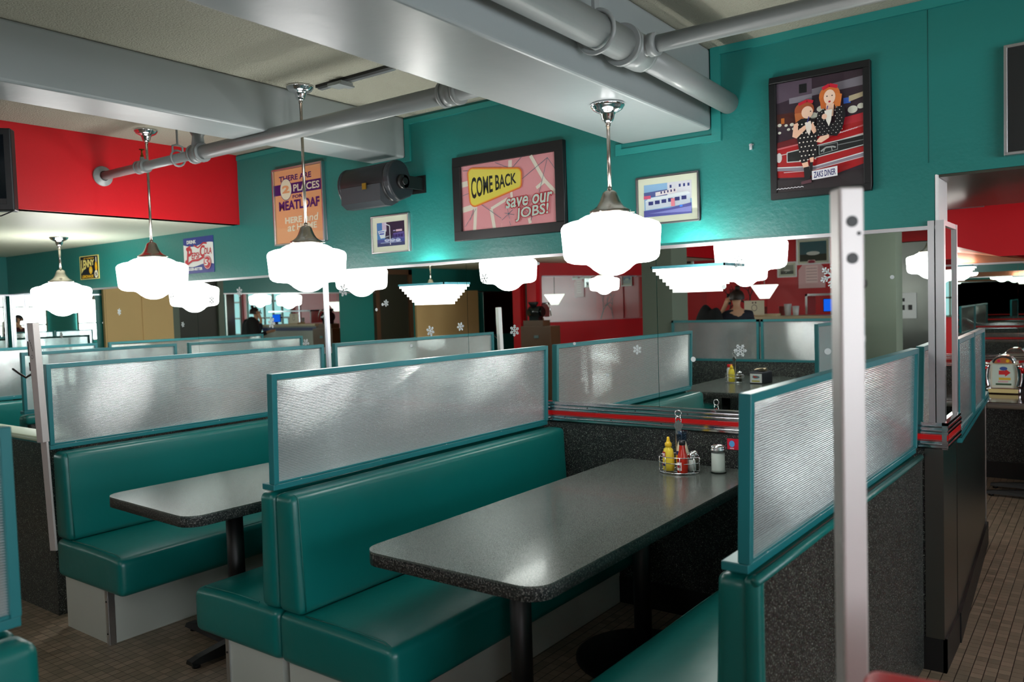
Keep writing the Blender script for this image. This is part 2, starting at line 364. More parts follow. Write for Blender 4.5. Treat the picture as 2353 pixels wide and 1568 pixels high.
# teal mouldings on the upper wall
T = MB()
T.box(.955, 7, -.012, 0, 2.585, 2.62).box(.912, .955, -.0125, 0, 2.235, 2.62).box(.42, .955, -.013, 0, 2.205, 2.235).box(.42, .45, -.0125, 0, 2.235, 2.26)
T.box(-.945, .45, -.012, 0, 2.575, 2.605).box(-.985, -.945, -.0125, 0, 2.385, 2.605).box(-1.3, -.945, -.013, 0, 2.36, 2.385)
T.box(-2.63, -1.3, -.01, 0, 2.58, 2.61)
struct('trim_13', T, TEALTRIM)
struct('trim_14', MB().tube([(1.788, -.0005, z) for z in (2.6, 2.45, 2.3, 2.15, 2.0)], .0012, 4), mat('seam_shadow_line', (10,80,76), .6))
# beams (slightly out of square, as built)
def beam(name, pts_bottom, z0, z1):
    g = MB(); n = 4; vs = [(x, y, z0) for x, y in pts_bottom]+[(x, y, z1) for x, y in pts_bottom]
    g.add(vs, [(0,1,2,3), (7,6,5,4), (0,4,5,1), (1,5,6,2), (2,6,7,3), (3,7,4,0)])
    o = bevel(g.build(name, BEAM), .012, 3); o['kind'] = 'structure'; return o
beam('ceiling_beam', [(.452,0), (.905,0), (1.07,-9), (.82,-9)], 2.26, CZ)
beam('ceiling_beam', [(-1.27,0), (-.99,0), (-.78,-9), (-1.1,-9)], 2.385, CZ)
# red bulkhead with the low pale soffit behind it
struct('wall_bulkhead', MB().box(-2.72, -2.635, -9, 0, 2.13, CZ), RED)
struct('ceiling_soffit', MB().box(WX0, -2.64, -9, 0, 2.13, 2.2), WHITEP)
# left wall dressing (seen in the mirrors)
LX = WX0
struct('trim_15', MB().box(LX, LX+.01, -12, 0, 1.742, 1.757).box(LX, LX+.01, -4.6, 0, .9, .99), ALU)
for a, b, l in ((-.85, -.02, 'mirror pane on the left wall next to the corner'), (-4.3, -2.45, 'mirror pane on the left wall past the dark door'), (-9.2, -7.6, 'far mirror pane on the left wall near the red partition')):
    o = MB().box(LX, LX+.006, a, b, .99, 1.742).build('wall_mirror', MIRROR); tag(o, l, 'mirror', 'mirror panes on the left wall')
g = MB().box(LX+.02, LX+.06, -1.72, -.92, .0, 2.0).box(LX+.06, LX+.068, -1.35, -1.345, 0, 2.0)
tag(g.build('cardboard_sheet', CARD), 'large flattened cardboard box standing against the left wall, seen in the mirror', 'cardboard')
def door(n, y0, y1, m, fm):
    g = MB().box(LX, LX+.03, y0, y1, 0, 2.02); o = struct('door_%d' % n, g, m)
    MB().box(LX, LX+.06, y0-.08, y0, 0, 2.1).box(LX, LX+.06, y1, y1+.08, 0, 2.1).box(LX, LX+.06, y0-.08, y1+.08, 2.02, 2.1).build('door_frame', fm, o)
    MB().cyl((LX+.03, y0+.08, 1.0), (LX+.09, y0+.08, 1.0), .025).build('door_knob', CHROME, o)
door(1, -2.32, -1.8, DDOOR, GREYG); door(2, -5.68, -5.05, DDOOR, BROWN)
tag(MB().box(LX+.01, LX+.05, -7.4, -5.85, .0, 1.77).build('plywood_panel', CARD), 'tan board panel leaning on the left wall, seen in the mirror', 'board')
# steel cabinet and colourful display cooler reflected behind the farthest lamp
# ------------------------------------------------ room through the opening on the right
FY = 3.95
struct('wall_far', MB().box(-2, 7.2, FY, FY+.2, 0, CZ), RED)
struct('trim_16', MB().box(-2, 7.0, FY-.012, FY, .13, .885), GRANITE)
struct('baseboard_far', MB().box(-2, 7.0, FY-.03, FY, 0, .13), BLACKM)
g = MB(); g.prism([(FY+y, z) for y, z in prof], -2, 7, 'x', CHROME); g.box(-2, 7, FY-.0195, FY-.0172, .922, .942, REDSTRIPE); struct('trim_17', g)
o = MB().box(-2, 1.7674, FY-.006, FY, .99, 1.71).build('wall_mirror', MIRROR); tag(o, 'mirror pane on the far wall left of the seam above the jukebox', 'mirror', 'mirror panes on the far wall')
o = MB().box(1.7680, 5.0, FY-.006, FY, .99, 1.71).build('wall_mirror', MIRROR); tag(o, 'mirror pane on the far wall right of the seam above the jukebox', 'mirror', 'mirror panes on the far wall')
struct('trim_18', MB().box(-2, 5, FY-.012, FY, 1.705, 1.72), ALU)
struct('wall_far_bulkhead', MB().add([(x, y, z) for x, z in ((.6,2.62),(.6,1.99),(1.30,1.87),(1.78,1.715),(5,1.70),(5,2.62)) for y in (2.5,2.58)], [(0,2,4,6,8,10), (1,11,9,7,5,3), (0,1,3,2), (2,3,5,4), (4,5,7,6), (6,7,9,8), (8,9,11,10)]), RED)
struct('ceiling_far_soffit', MB().add([(.6,2.58,1.99),(1.30,2.58,1.87),(1.78,2.58,1.715),(1.9,FY,1.72),(-1,FY,1.72),(-1,2.58,2.2)], [(0,1,2,3,4,5)]), SALMON)
struct('wall_far_left', MB().box(-2.1, -2, .31, FY, 0, CZ), GREYG)
struct('trim_20', MB().box(-2, WX1-.1, .31, .322, .13, .885), GRANITE)
g = MB(); g.prism([(.31-y, z) for y, z in prof], -2, WX1-.02, 'x', CHROME); g.box(-2, WX1-.02, .327, .3295, .922, .942, REDSTRIPE); struct('trim_21', g)
o = MB().box(-2, WX1-.05, .311, .316, .99, 1.72).build('wall_mirror', MIRROR); tag(o, 'mirror pane on the back of the mirror wall, seen in the far mirror', 'mirror')
struct('trim_19', MB().box(1.05, 5, .2, .3, 2.4, 2.5), GREYG) if False else None
# half wall continuing beyond the mirror wall
hw = thing('half_wall', 'steel clad half wall running back behind the end of the mirror wall', 'half wall', (1.835, .325, 0), .045)
MB().box(-.10, 0, 0, 1.62, .13, .885).build('cladding', STEEL, hw)
MB().box(-.105, .012, 0, 1.63, 0, .13).build('kick_plate', BLACKM, hw)
MB().box(-.13, .015, 0, 1.65, .885, .905).box(-.005, .018, 0, 1.65, .86, .88).build('cap', FRAME, hw)
MB().box(-.012, .004, 1.60, 1.625, .13, .885).build('corner_strip', CHROME, hw)

# ================================================================== DIVIDERS AND BENCHES
def divider(label, x, y, L, splits=None, lean=0, rz=0, z=.87, group='fluted dividers above the teal bench backs', sill=True):
    t = thing('booth_divider', label, 'divider', (x, y, z), rz, group)
    if sill:
        o = MB().box(-.07, -.004, 0, L, .0, .022).build('sill', FRAME, t); bevel(o, .003)
        for yy in [.12+i*.4 for i in range(int((L-.1)/.4)+1)]: MB().lathe([(0,.0035),(.004,.003),(.0055,0)], (-.008, yy, .022), 10).build('screw', ALU, o)
    splits = splits or [(0, L)]
    for a, b in splits:
        g = MB(); H = .413; f = .021
        g.box(-.03, 0, a, a+f, .022, H).box(-.03, 0, b-f, b, .022, H).box(-.03, 0, a+f, b-f, H-f, H).box(-.026, -.004, a+f, b-f, .022, .03)
        fr = g.build('frame', FRAME, t); bevel(fr, .0015, 1)
        p = MB().box(-.019, -.011, a+f-.002, b-f+.002, .026, H-f+.002).build('fluted_panel', POLY, t)
        for q in (fr, p): q.rotation_euler = (0, lean, 0)
    return t
def bench(label, x, y, s, L, seat=.575, back=.125, ztop=.86, group='teal vinyl booth benches', base=True, rz=0):
    t = thing('booth_bench', label, 'bench', (x, y, 0), rz, group)
    def wb(q):
        k = (q[2]-.435)/.43; return (s*(q[0]*(1-.16*k) if q[0] > .02 else q[0]), q[1], q[2])
    def ws(q):
        u = (q[0]-.12)/(seat-.12); v = q[1]/L; c = max(0, math.sin(PI*max(0, min(1, u)))) * min(1, 6*v, 6*(1-v))
        return (s*q[0], q[1], q[2]+(.014*c-.012*max(0, u)**3 if q[2] > .35 else 0))
    b = MB().rbox(0, back, .004, L, .437, ztop, .028, warp=wb, sub=14).build('backrest', VINYL, t)
    g = MB(); yy = .030; r = .003
    arc = [(.014, ztop-.006)]+[(back*.86-.026*(1-math.sin(a)), ztop-.026*(1-math.cos(a)) - .002) for a in [i*PI/2/6 for i in range(7)]] + [(back*.93, .62), (back*1.0, .45)]
    g.tube([(s*a, yy, zz) for a, zz in arc], r, 6); g.build('backrest_welt', PIPING, b)
    st = MB().rbox(0.0, seat, 0, L, .252, .437, .032, warp=ws, sub=14).build('seat', VINYL, t)
    g = MB(); g.tube([(s*.13, .022, .44), (s*.3, .022, .443), (s*(seat-.06), .022, .438), (s*(seat-.025), .026, .42), (s*(seat-.012), .03, .40)], .003, 6)
    g.tube([(s*(seat-.02), .03, .418), (s*(seat-.018), L*.5, .425), (s*(seat-.02), L-.03, .418)], .003, 6); g.build('seat_welt', PIPING, st)
    if base:
        bw = seat-.17
        MB().box(min(s*.02, s*bw), max(s*.02, s*bw), .03, L, 0, .252).build('plinth', PLINTH, t)
        c = MB(); e = s*bw
        c.box(min(e-.003*s, e+.003*s), max(e-.003*s, e+.003*s), .026, .055, 0, .25).box(min(e, e-s*.022), max(e, e-s*.022), .024, .031, 0, .25)
        co = c.build('corner_trim', ALU, t)
        for zz in (.05, .2): MB().cyl((e-s*.011, .024, zz), (e-s*.011, .021, zz), .004, n=8).build('screw', BLACKM, co)
    return t
YN = -1.76
divider('fluted divider between the two nearest tables, standing above the centre benches', 0, YN, 1.72, lean=.03)
bench('teal bench facing the nearest table, back against the centre divider', -.018, YN, 1, 1.745)
bench('teal bench facing the farther table, back against the centre divider', -.018, YN, -1, 1.745, seat=.53, back=.098)
divider('fluted divider above the bench beyond the farther table, behind the leaning post', -1.73, -1.745, 1.70)
bench('teal bench on the far side of the farther table below the second divider', -1.748, -1.74, 1, 1.725, seat=.60, back=.135)
divider('two-pane fluted divider in front at right beside the blurred post', 1.702, -1.75, 1.70, splits=[(0, .765), (.77, 1.70)], lean=.025, rz=-.027)
pb = bench('teal bench on the right of the nearest table with black laminate back', 1.702, -1.75, -1, 1.72, seat=.55, back=.10, rz=-.027, base=True)
MB().box(.0, .014, .035, 1.72, .01, .845).build('back_panel', GRANITE, pb)
MB().rbox(-.02, .022, .0, .04, .44, .865, .018).build('end_pad', VINYL, pb)
MB().tube([(.012, .0, .856), (.012, .9, .856), (.012, 1.7, .856)], .012, 8).build('vinyl_roll', VINYL, pb)
divider('fluted divider beyond the second one, its end standing over a black panel', -3.43, -1.16, 1.11)
b3 = bench('teal bench facing left below the third divider', -3.47, -1.16, -1, 1.13, seat=.5, back=.09)
MB().box(0, .05, .03, 1.13, 0, .80).build('back_panel', GRANITE, b3)
MB().rbox(-.01, .06, 0, 1.14, .80, .865, .02).build('vinyl_roll', VINYL, b3)
divider('farthest fluted divider at the left edge of the picture', -4.66, -1.65, 1.60)
bench('teal bench in front of the farthest divider at the left edge', -4.70, -1.65, 1, 1.63, seat=.5)
# low curved wall between second and third divider
lw = thing('low_wall', 'low black laminate wall with pale green cap left of the second bench', 'half wall', (-2.55, -1.69, 0))
def arcwall(z0, z1, t0, t1):
    out = [(i*.14-.9, -.0) for i in range(12)]; pts = [(x, .02*math.sin((x+.9)*1.2)) for x, _ in out]
    poly = [(x, y+t0) for x, y in pts]+[(x, y+t1) for x, y in pts[::-1]]
    return MB().prism(poly, z0, z1, 'z')
arcwall(0, .87, 0, .11).build('panel', GRANITE, lw)
bevel(arcwall(.87, .885, -.006, .118).build('cap_edge', FRAME, lw), .004)
MB().rbox(-.9, .66, -.014, .125, .885, .912, .012).build('cap', mat('pale_green_vinyl', (196,214,190), .4), lw)

# right-hand partition beyond the wall end
divider('fluted divider on the steel half wall behind the mirror wall end', 1.845, .33, 1.18, splits=[(0, .62), (.64, 1.18)], rz=.03, z=.885, group='dividers beyond the wall end')
divider('fluted divider above the far room bench, glimpsed over the half wall', .62, 2.42, 1.5, group='dividers beyond the wall end')
bench('teal bench in the far room behind the half wall', .60, 2.42, 1, 1.5, seat=.5)
bench('teal bench in the far room backing the other way, seen in the far mirror', .60, 2.42, -1, 1.5, seat=.5, back=.10)
divider('fluted divider in the far room at the right edge of the far mirror', 2.85, 2.50, 1.42, group='dividers beyond the wall end')
bench('teal bench in the far room at the right edge of the picture', 2.83, 2.50, -1, 1.42, seat=.5, back=.12)
# ================================================================== OPPOSITE ROW (near left edge, and in the mirrors)
divider('blurred divider end at the left edge closest to the camera', .565, -4.25, 1.44, splits=[(0, .7), (.72, 1.44)])
bench('teal bench below the blurred left divider, facing right', .55, -4.25, 1, 1.44, seat=.5, back=.11)
bench('teal bench below the blurred left divider, facing left', .548, -4.25, -1, 1.44, seat=.5, back=.10)
t = thing('back_half_wall', 'black laminate half wall with divider on top behind the opposite table, seen in the mirror', 'half wall', (-1.36, -4.36, 0))
MB().box(0, 1.86, 0, .08, 0, .87).build('panel', GRANITE, t)
MB().box(0, 1.86, -.01, .09, .87, .892).build('sill', FRAME, t)
g = MB(); 
for a, b in ((0, .93), (.95, 1.86)): g.box(a, a+.024, .02, .05, .892, 1.285).box(b-.024, b, .02, .05, .892, 1.285).box(a, b, .02, .05, 1.262, 1.285)
g.build('frame', FRAME, t); MB().box(.02, .91, .03, .038, .892, 1.263).box(.97, 1.84, .03, .038, .892, 1.263).build('fluted_panel', POLY, t)
bench('teal bench left of the opposite table, seen in the mirror', -1.34, -4.25, 1, 1.5, seat=.5)
struct('wall_pillar', MB().box(-1.72, -1.37, -4.75, -4.36, 0, CZ), GREYG)
# red bench back right in front of the camera
t = thing('red_bench', 'red vinyl bench back, blurred in the bottom right corner', 'bench', (2.128, -2.585, 0), .12)
MB().rbox(0, .9, 0, .12, .43, 1.04, .02).build('backrest', REDV, t)
MB().rbox(0, .9, -.42, 0, .25, .44, .03).build('seat', REDV, t)
MB().box(.03, .87, -.36, .1, 0, .25).build('plinth', PLINTH, t)

# ================================================================== TABLES
def table_top(w, l, z, th, r=.075, corners=(1,1,0,0)):
    pts = []
    for i, (cx, cy, a0) in enumerate(((r, r, PI), (w-r, r, 1.5*PI), (w-r*.6, l-r*.6, 0), (r*.6, l-r*.6, .5*PI))):
        rr = r if i < 2 else r*.6
        for k in range(9): a = a0+k*PI/16; pts.append((cx+rr*math.cos(a), cy+rr*math.sin(a)))
    return pts
def table(label, x, y, w, l, rz=0, legs=(), base='disc', group='booth tables', top_m=None, z=.733):
    t = thing('booth_table', label, 'table', (x, y, 0), rz, group)
    pts = table_top(w, l, z, .04)
    MB().prism(pts, z-.006, z, 'z').build('tabletop', top_m or TOP, t)
    n = len(pts); g = MB(); vs = [(a, b, z-.006) for a, b in pts]+[(a, b, z-.044) for a, b in pts]
    g.add(vs, [(i, (i+1) % n, n+(i+1) % n, n+i) for i in range(n)], None, True); g.add(vs, [tuple(range(n, 2*n))]); g.build('table_edge', EDGE, t)
    for lx, ly in legs:
        g = MB().cyl((lx, ly, .03), (lx, ly, z-.044), .037, n=24)
        g.lathe([(0,.69-.02),(.11,.69-.02),(.11,z-.044)], (lx, ly, 0), 24); g.build('leg', BLACKM, t)
        if base == 'disc': MB().lathe([(0,.045),(.05,.045),(.1,.03),(.27,.018),(.285,.01),(.285,0)], (lx, ly, 0), 40).build('foot', BLACKM, t)
        else:
            g = MB()
            for a in range(4):
                d = Vector((math.cos(a*PI/2), math.sin(a*PI/2), 0)); sd = Vector((-d.y, d.x, 0)); c = Vector((lx, ly, 0))
                L = .42 if a % 2 == 0 else .24; vs = []
                for k, hw_, h in ((0, .035, .075), (L*.85, .028, .045), (L, .03, .035)):
                    for sg in (-1, 1):
                        vs += [c+d*k+sd*hw_*sg+Vector((0,0,.018)), c+d*k+sd*hw_*sg*.7+Vector((0,0,h))]
                f = []
                for k in (0, 4): f += [(k, k+4, k+5, k+1), (k+2, k+3, k+7, k+6), (k+1, k+5, k+7, k+3), (k, k+2, k+6, k+4)]
                f += [(8,10,11,9), (0,1,3,2)]; g.add(vs, f)
                g.cyl(c+d*(L-.03), c+d*(L-.03)+Vector((0,0,.02)), .018, n=10)
            g.build('foot', BLACKM, t)
    return t
table('nearest grey speckled booth table with condiments at the wall end', .432, -1.768, .695, 1.735, legs=((.35,.38), (.35,1.24)))
table('farther grey speckled booth table between the second and centre benches', -1.135, -1.80, .70, 1.75, rz=-.045, legs=((.36,.40), (.36,1.25)), base='cross')
table('table of the opposite booth with napkin box, seen in the mirror', -.66, -2.78, .70, 1.46, legs=((.35,.4),(.35,1.1)), rz=0)
COL.objects['booth_table.002'].location = (-.66, -4.24, 0)
t5 = table('dark table with pale metal edge below the jukebox in the far room', 1.62, 2.88, .95, 1.04, base='cross', legs=((.42,.38),(.42,.66)), group='tables beyond the wall end', top_m=mat('brown_glossy_tabletop', (64,44,34), .12, coat=.5, mottled=.15))
for ch in [q for q in COL.objects if q.parent == t5 and q.name.startswith('table_edge')]: ch.data.materials[0] = ALU

# ================================================================== LAMPS
def pendant(label, x, y, zb, zt, sc=1.0):
    t = thing('pendant_lamp', label, 'lamp', (x, y, zb), 0, 'schoolhouse pendant lamps')
    k = .000457*sc
    glass = [(0,0),(50,4),(100,20),(150,52),(185,84),(212,100),(235,105),(330,112),(372,126),(396,150),(405,180),(414,300),(421,390),(418,412),(400,436),(350,456),(290,468),(272,474),(262,484),(215,508),(165,520)]
    MB().lathe([(r*k, z*k) for r, z in glass], n=64).build('glass_shade', SHADE, t)
    g = MB().lathe([(r*k, z*k) for r, z in [(165,516),(172,520),(172,548),(160,556),(140,566),(110,590),(88,625),(72,665),(60,700),(40,716),(17,722),(17,730)]], n=48)
    for a in range(3):
        c, s = math.cos(a*2.1+.6), math.sin(a*2.1+.6); g.cyl((c*170*k, s*170*k, 534*k), (c*198*k, s*198*k, 534*k), 4*k, n=8); g.lathe([(0,7*k),(7*k,0),(0,-7*k)], (c*200*k, s*200*k, 534*k), 8)
    g.build('fitter', NICKEL, t)
    H = zt-zb
    rd = MB().cyl((0,0,722*k), (0,0,H-.07), .0075*sc, n=16); rd.cyl((0,0,722*k), (0,0,744*k), .0095*sc, n=16); rd.cyl((0,0,H-.085), (0,0,H-.07), .010*sc, n=16)
    rd.build('rod', NICKEL, t)
    MB().lathe([(r*.000457, H-.002-z*.000457) for r, z in [(0,-4),(140,-4),(146,2),(146,14),(138,26),(132,30),(126,44),(95,62),(70,72),(58,88),(52,120),(42,142),(20,158),(0,160)]], n=48).build('canopy', CHROME, t)
    return t
pendant('nearest white glass pendant lamp hanging from the big beam over the front table', .802, -.754, 1.60, 2.26)
pendant('second white glass pendant lamp, in front of the orange poster', -.89, -.843, 1.595, 2.62, 1.01)
pendant('third white glass pendant lamp hanging in front of the red bulkhead', -2.317, -.85, 1.60, 2.62, 1.05)
pendant('farthest white glass pendant lamp under the low pale soffit', -4.137, -.56, 1.52, 2.13, 1.08)
pendant('pendant lamp over the opposite booth table, seen in the mirror', -.27, -3.55, 1.60, 2.62)
pendant('pendant lamp near the dark doors by the left wall, seen in the mirror', -5.0, -4.6, 1.55, 2.13)
pendant('pendant lamp above the aisle far behind the opposite booth, seen in the mirror', -2.9, -5.6, 1.6, 2.13)
pendant('pendant lamp hanging behind the camera on the right, seen in the mirror', 1.05, -4.55, 1.62, 2.62)
pendant('added fill pendant out of view on the right, lighting the room', 3.2, -1.0, 1.60, 2.62)  # added outside the view for illumination, no lamp known here
pendant('added fill pendant in the far room, out of view right of the jukebox table', 2.9, 2.0, 1.75, 2.62)  # invented lamp, put in because the far room needs light
pendant('added fill pendant hidden behind the mirror wall, lighting the far room', .75, 1.5, 1.65, 2.62)  # added out of direct view to brighten the dark far room
pendant('second added fill pendant, hidden deeper behind the mirror wall', -1.0, 1.9, 1.65, 2.62)  # another made-up lamp behind the wall, lifts the far room's light
def sconce(label, x, zt, y=-.001):
    t = thing('wall_sconce', label, 'lamp', (x, y, zt), 0, 'stepped glass wall sconces')
    g = MB(); wT, wB, H = .172, .078, .115; n = 7
    for i in range(n):
        a = i/n; b = (i+1)/n; w0 = wT-(wT-wB)*a; d0 = .11-.045*a
        g.box(-w0, w0, -d0, 0, -H*b, -H*a)
    g.build('stepped_shade', SCON, t)
    MB().box(-wT-.006, wT+.006, -.118, -.112, -.004, .008).box(-wT-.006, -wT, -.118, 0, -.004, .008).box(wT, wT+.006, -.118, 0, -.004, .008).build('top_rim', mat('blue_green_steel', (70,140,150), .3, metal=.6), t)
    ld = bpy.data.lights.new('bulb', 'POINT'); ld.energy = 8; ld.shadow_soft_size = 0; ld.color = (1, .97, .92)
    lo = bpy.data.objects.new('bulb', ld); COL.objects.link(lo); lo.parent = t; lo.location = (0, -.06, .035)
sconce('stepped white glass sconce on the mirror below the pink poster', -.80, 1.63)
sconce('stepped white glass sconce on the mirror right of the nearest lamp', .826, 1.648)
q = sconce('stepped glass sconce on the far mirror behind the half wall', 1.30, 1.70, FY-.007)
sconce('stepped glass sconce on the far mirror beyond the right edge', 3.2, 1.69, FY-.007)

# ================================================================== PIPES
def pipe_obj(name, label, parts, group=None):
    t = thing(name, label, 'pipe', (0,0,0), 0, group)
    for nm, g, m in parts: g.build(nm, m, t)
    return t
AY, AZ = -.965, 2.368
g = MB().cyl((-2.635, AY, AZ), (-1.62, AY, AZ), .026, n=24).cyl((-1.62, AY, AZ), (.5, AY, AZ), .038, n=24)
f = MB().lathe([(0,0),(.058,0),(.062,.006),(.058,.014),(.036,.02),(.03,.03)], n=32)
f.v = [(-2.635+z, AY+x, AZ+y) for x, y, z in f.v]
def fit(x, r): return MB().cyl((x-.045, AY, AZ), (x-.03, AY, AZ), r*1.18).cyl((x-.03, AY, AZ), (x+.03, AY, AZ), r*1.1).cyl((x+.03, AY, AZ), (x+.045, AY, AZ), r*1.18)
c1 = fit(-2.17, .033); c1.cyl((-2.17, AY, AZ), (-2.17, AY, AZ+.055), .017, .012)
c2 = fit(-1.60, .044); c2.cyl((-1.60, AY, AZ), (-1.60, AY, AZ+.09), .04, .03); c2.cyl((-1.60, AY, AZ+.09), (-1.60, AY, AZ+.13), .03, .05); c2.cyl((-1.60, AY, AZ+.13), (-1.60, AY, AZ+.14), .06)
c2.cyl((-1.60, AY, AZ+.14), (-1.60, AY, CZ), .028)
c3 = fit(.20, .046)
h = MB().cyl((-1.80, AY, AZ+.07), (-1.80, AY, CZ), .006, n=10); h.tube([(-1.80, AY+.043*math.cos(a), AZ+.043*math.sin(a)) for a in [i*PI/8 for i in range(16)]], .006, 6, closed=True); h.tube([(-1.80, AY-.03, AZ+.03), (-1.80, AY-.03, AZ+.065), (-1.80, AY, AZ+.075), (-1.80, AY+.03, AZ+.065), (-1.80, AY+.03, AZ+.03)], .006, 6)
pipe_obj('ceiling_pipe', 'grey pipe with flanges running from the red bulkhead to the big beam', [('pipe_run', g, PIPE), ('wall_flange', f, PIPE), ('pipe_fitting', c1, PIPE), ('pipe_fitting', c2, PIPE), ('pipe_fitting', c3, PIPE), ('hanger', h, PIPE)])
g = MB().lathe([(.008,0),(.01,.01),(.005,.015),(.005,.04),(.014,.042),(.016,.046),(0,.048)], (-2.17, AY, AZ+.055), 14)
tag(g.build('sprinkler_head', mat('brass', (120,90,40), .35, metal=1)), 'brass sprinkler head standing on the grey pipe by the red bulkhead', 'sprinkler')
BX, BZ = 1.0, 2.385
g = MB().cyl((BX-.012, .0, BZ-.02), (BX+.0, -.88, BZ), .046, n=32).cyl((BX, -.88, BZ), (BX+.05, -5, BZ+.02), .056, n=32)
c = MB().cyl((BX, -.84, BZ), (BX, -.86, BZ), .062).cyl((BX, -.86, BZ), (BX, -.98, BZ), .064, n=32).cyl((BX, -.98, BZ), (BX, -1.0, BZ), .072, n=32).cyl((BX, -.92, BZ), (BX+.085, -.92, BZ), .034).cyl((BX+.07, -.92, BZ), (BX+.10, -.92, BZ), .040)
k = MB(); k.tube([(BX, -1.19+0, BZ)], .01) if False else None
k.tube([(BX+.068*math.cos(a), -1.17, BZ+.068*math.sin(a)) for a in [i*2*PI/28 for i in range(28)]], .008, 6, closed=True)
k.box(BX-.006, BX+.006, -1.185, -1.155, BZ+.06, CZ)
pipe_obj('ceiling_pipe', 'thick white pipe along the side of the big beam ending in the teal wall', [('pipe_run', g, PIPE), ('pipe_fitting', c, PIPE), ('hanger', k, PIPE)])
g = MB().cyl((BX+.09, -.92, BZ+.0), (6.9, -.80, BZ+.02), .029, n=24)
pipe_obj('ceiling_pipe', 'thin grey branch pipe crossing the top right corner', [('pipe_run', g, PIPE)])
g = MB().lathe([(.02,0),(.02,-.012),(.007,-.016),(.006,-.04),(.02,-.042),(0,-.046)], (-3.75, -1.35, 2.13), 16)
tag(g.build('sprinkler_head', CHROME), 'chrome sprinkler head under the pale soffit at the left edge', 'sprinkler')
# ceiling track
t = thing('ceiling_track', 'black slotted metal track with a clip on the ceiling', 'track', (0,0,0))
MB().box(-.82, -.30, -.805, -.775, 2.606, CZ).build('rail', BLACKM, t)
MB().box(-.84, -.32, -.772, -.745, 2.608, CZ).build('strip', ALU, t)
MB().box(-.72, -.62, -.815, -.74, 2.592, 2.606).box(-.66, -.62, -.83, -.73, 2.585, 2.593).build('clip', PIPE, t)

# ================================================================== SPEAKER, SCREENS
t = thing('loudspeaker', 'black barrel shaped loudspeaker on a wall bracket beside the orange poster', 'speaker', (-1.085, -.17, 2.215), 0)
pr = [(-.09,-.135),(.06,-.12),(.10,-.08),(.115,0),(.10,.075),(.05,.12),(-.05,.125),(-.10,.08),(-.125,0),(-.13,-.08)]
pr = [(.10*math.cos(a), .118*math.sin(a)) for a in [i*2*PI/28 for i in range(28)]]
pr = [(min(a, .085), max(b, -.10)) for a, b in pr]
g = MB().prism(pr, -.185, .17, 'x', smooth=True); o = g.build('housing', BLACK, t); bevel(o, .008, 3); o.rotation_euler = (.35, -.02, 0)
g = MB().prism([(a*1.03, b*1.03) for a, b in pr], .17, .215, 'x'); o = g.build('end_cap', mat('dark_grey_plastic', (34,38,42), .35), t); bevel(o, .012, 3); o.rotation_euler = (.35, -.02, 0)
g = MB().prism([(a*1.03, b*1.03) for a, b in pr], -.205, -.18, 'x'); o = g.build('end_cap', MATS['dark_grey_plastic'], t); bevel(o, .01, 3); o.rotation_euler = (.35, -.02, 0)
g = MB().prism([(-.06, -.075),(-.02,-.1),(.03,-.1),(.085,-.075),(.085,.02),(-.06,.02)], -.17, .15, 'x'); o = g.build('grille', mat('speaker_grille', (48,52,56), .5), t); o.location = (0, -.045, -.03)
MB().cyl((.215,.0,0), (.24,0,0), .04, n=24).cyl((.24,0,0), (.25,0,0), .02).build('knob', BLACKM, t)
MB().box(.225, .24, 0, .165, -.035, .035).box(.10, .25, .158, .17, -.05, .05).build('bracket', BLACKM, t)
MB().box(.02, .05, -.118, -.112, -.035, .0).build('badge', mat('brass_badge', (150,120,40), .4, metal=.7), t)
def at(px, py, d):
    v = fw + r_*((px-1176.5)/F_PX) - u_*((py-784)/F_PX); return CAM+v*d
# television hanging at the left edge
p = at(28, 295, 3.7); q = at(29, 484, 3.7); c_ = (p+q)/2; hh = (p-q).length/2
ang = math.atan2(fw.y, fw.x)-PI/2+.25
t = thing('television', 'edge of a black wall television at the top left corner', 'television', (c_.x, c_.y, c_.z), ang)
bevel(MB().box(-.95, 0, 0, .06, -hh, hh).build('bezel', BLACK, t), .006)
MB().box(-.93, -.03, -.002, .0, -hh+.05, hh-.03).build('screen', mat('dark_screen', (10,18,24), .1), t)
MB().box(-.075, -.03, -.004, -.0, -hh+.03, -hh+.055).box(-.070, -.035, -.0045, -.004, -hh+.036, -hh+.040, BLACKM).build('sticker', WHITE, t)
MB().tube([(-.25, .02, -hh-.005), (-.15, .01, -hh-.03), (-.06, .01, -hh-.022), (-.01, .01, -hh)], .003, 6).build('cable', BLACKM, t)
t = thing('dark_screen_frame', 'dark panel in a thin pale frame at the right edge of the teal wall', 'screen', (2.047, 0, 1.995), 0); t.rotation_euler = ROT_W
MB().box(0, .7, 0, .385, .0, .025).build('panel', mat('black_slate', (18,22,22), .5), t)
bevel(MB().box(-.006, .706, -.006, .006, 0, .035).box(-.006, .706, .38, .392, 0, .035).box(-.006, .006, 0, .385, 0, .035).build('frame', ALU, t), .002)
tag(MB().box(1.084, 1.096, -.012, 0, 2.145, 2.172).box(1.08, 1.1, -.006, 0, 2.165, 2.17).build('picture_hook', CHROME), 'small metal hook on the teal wall left of the tall portrait poster', 'hook')

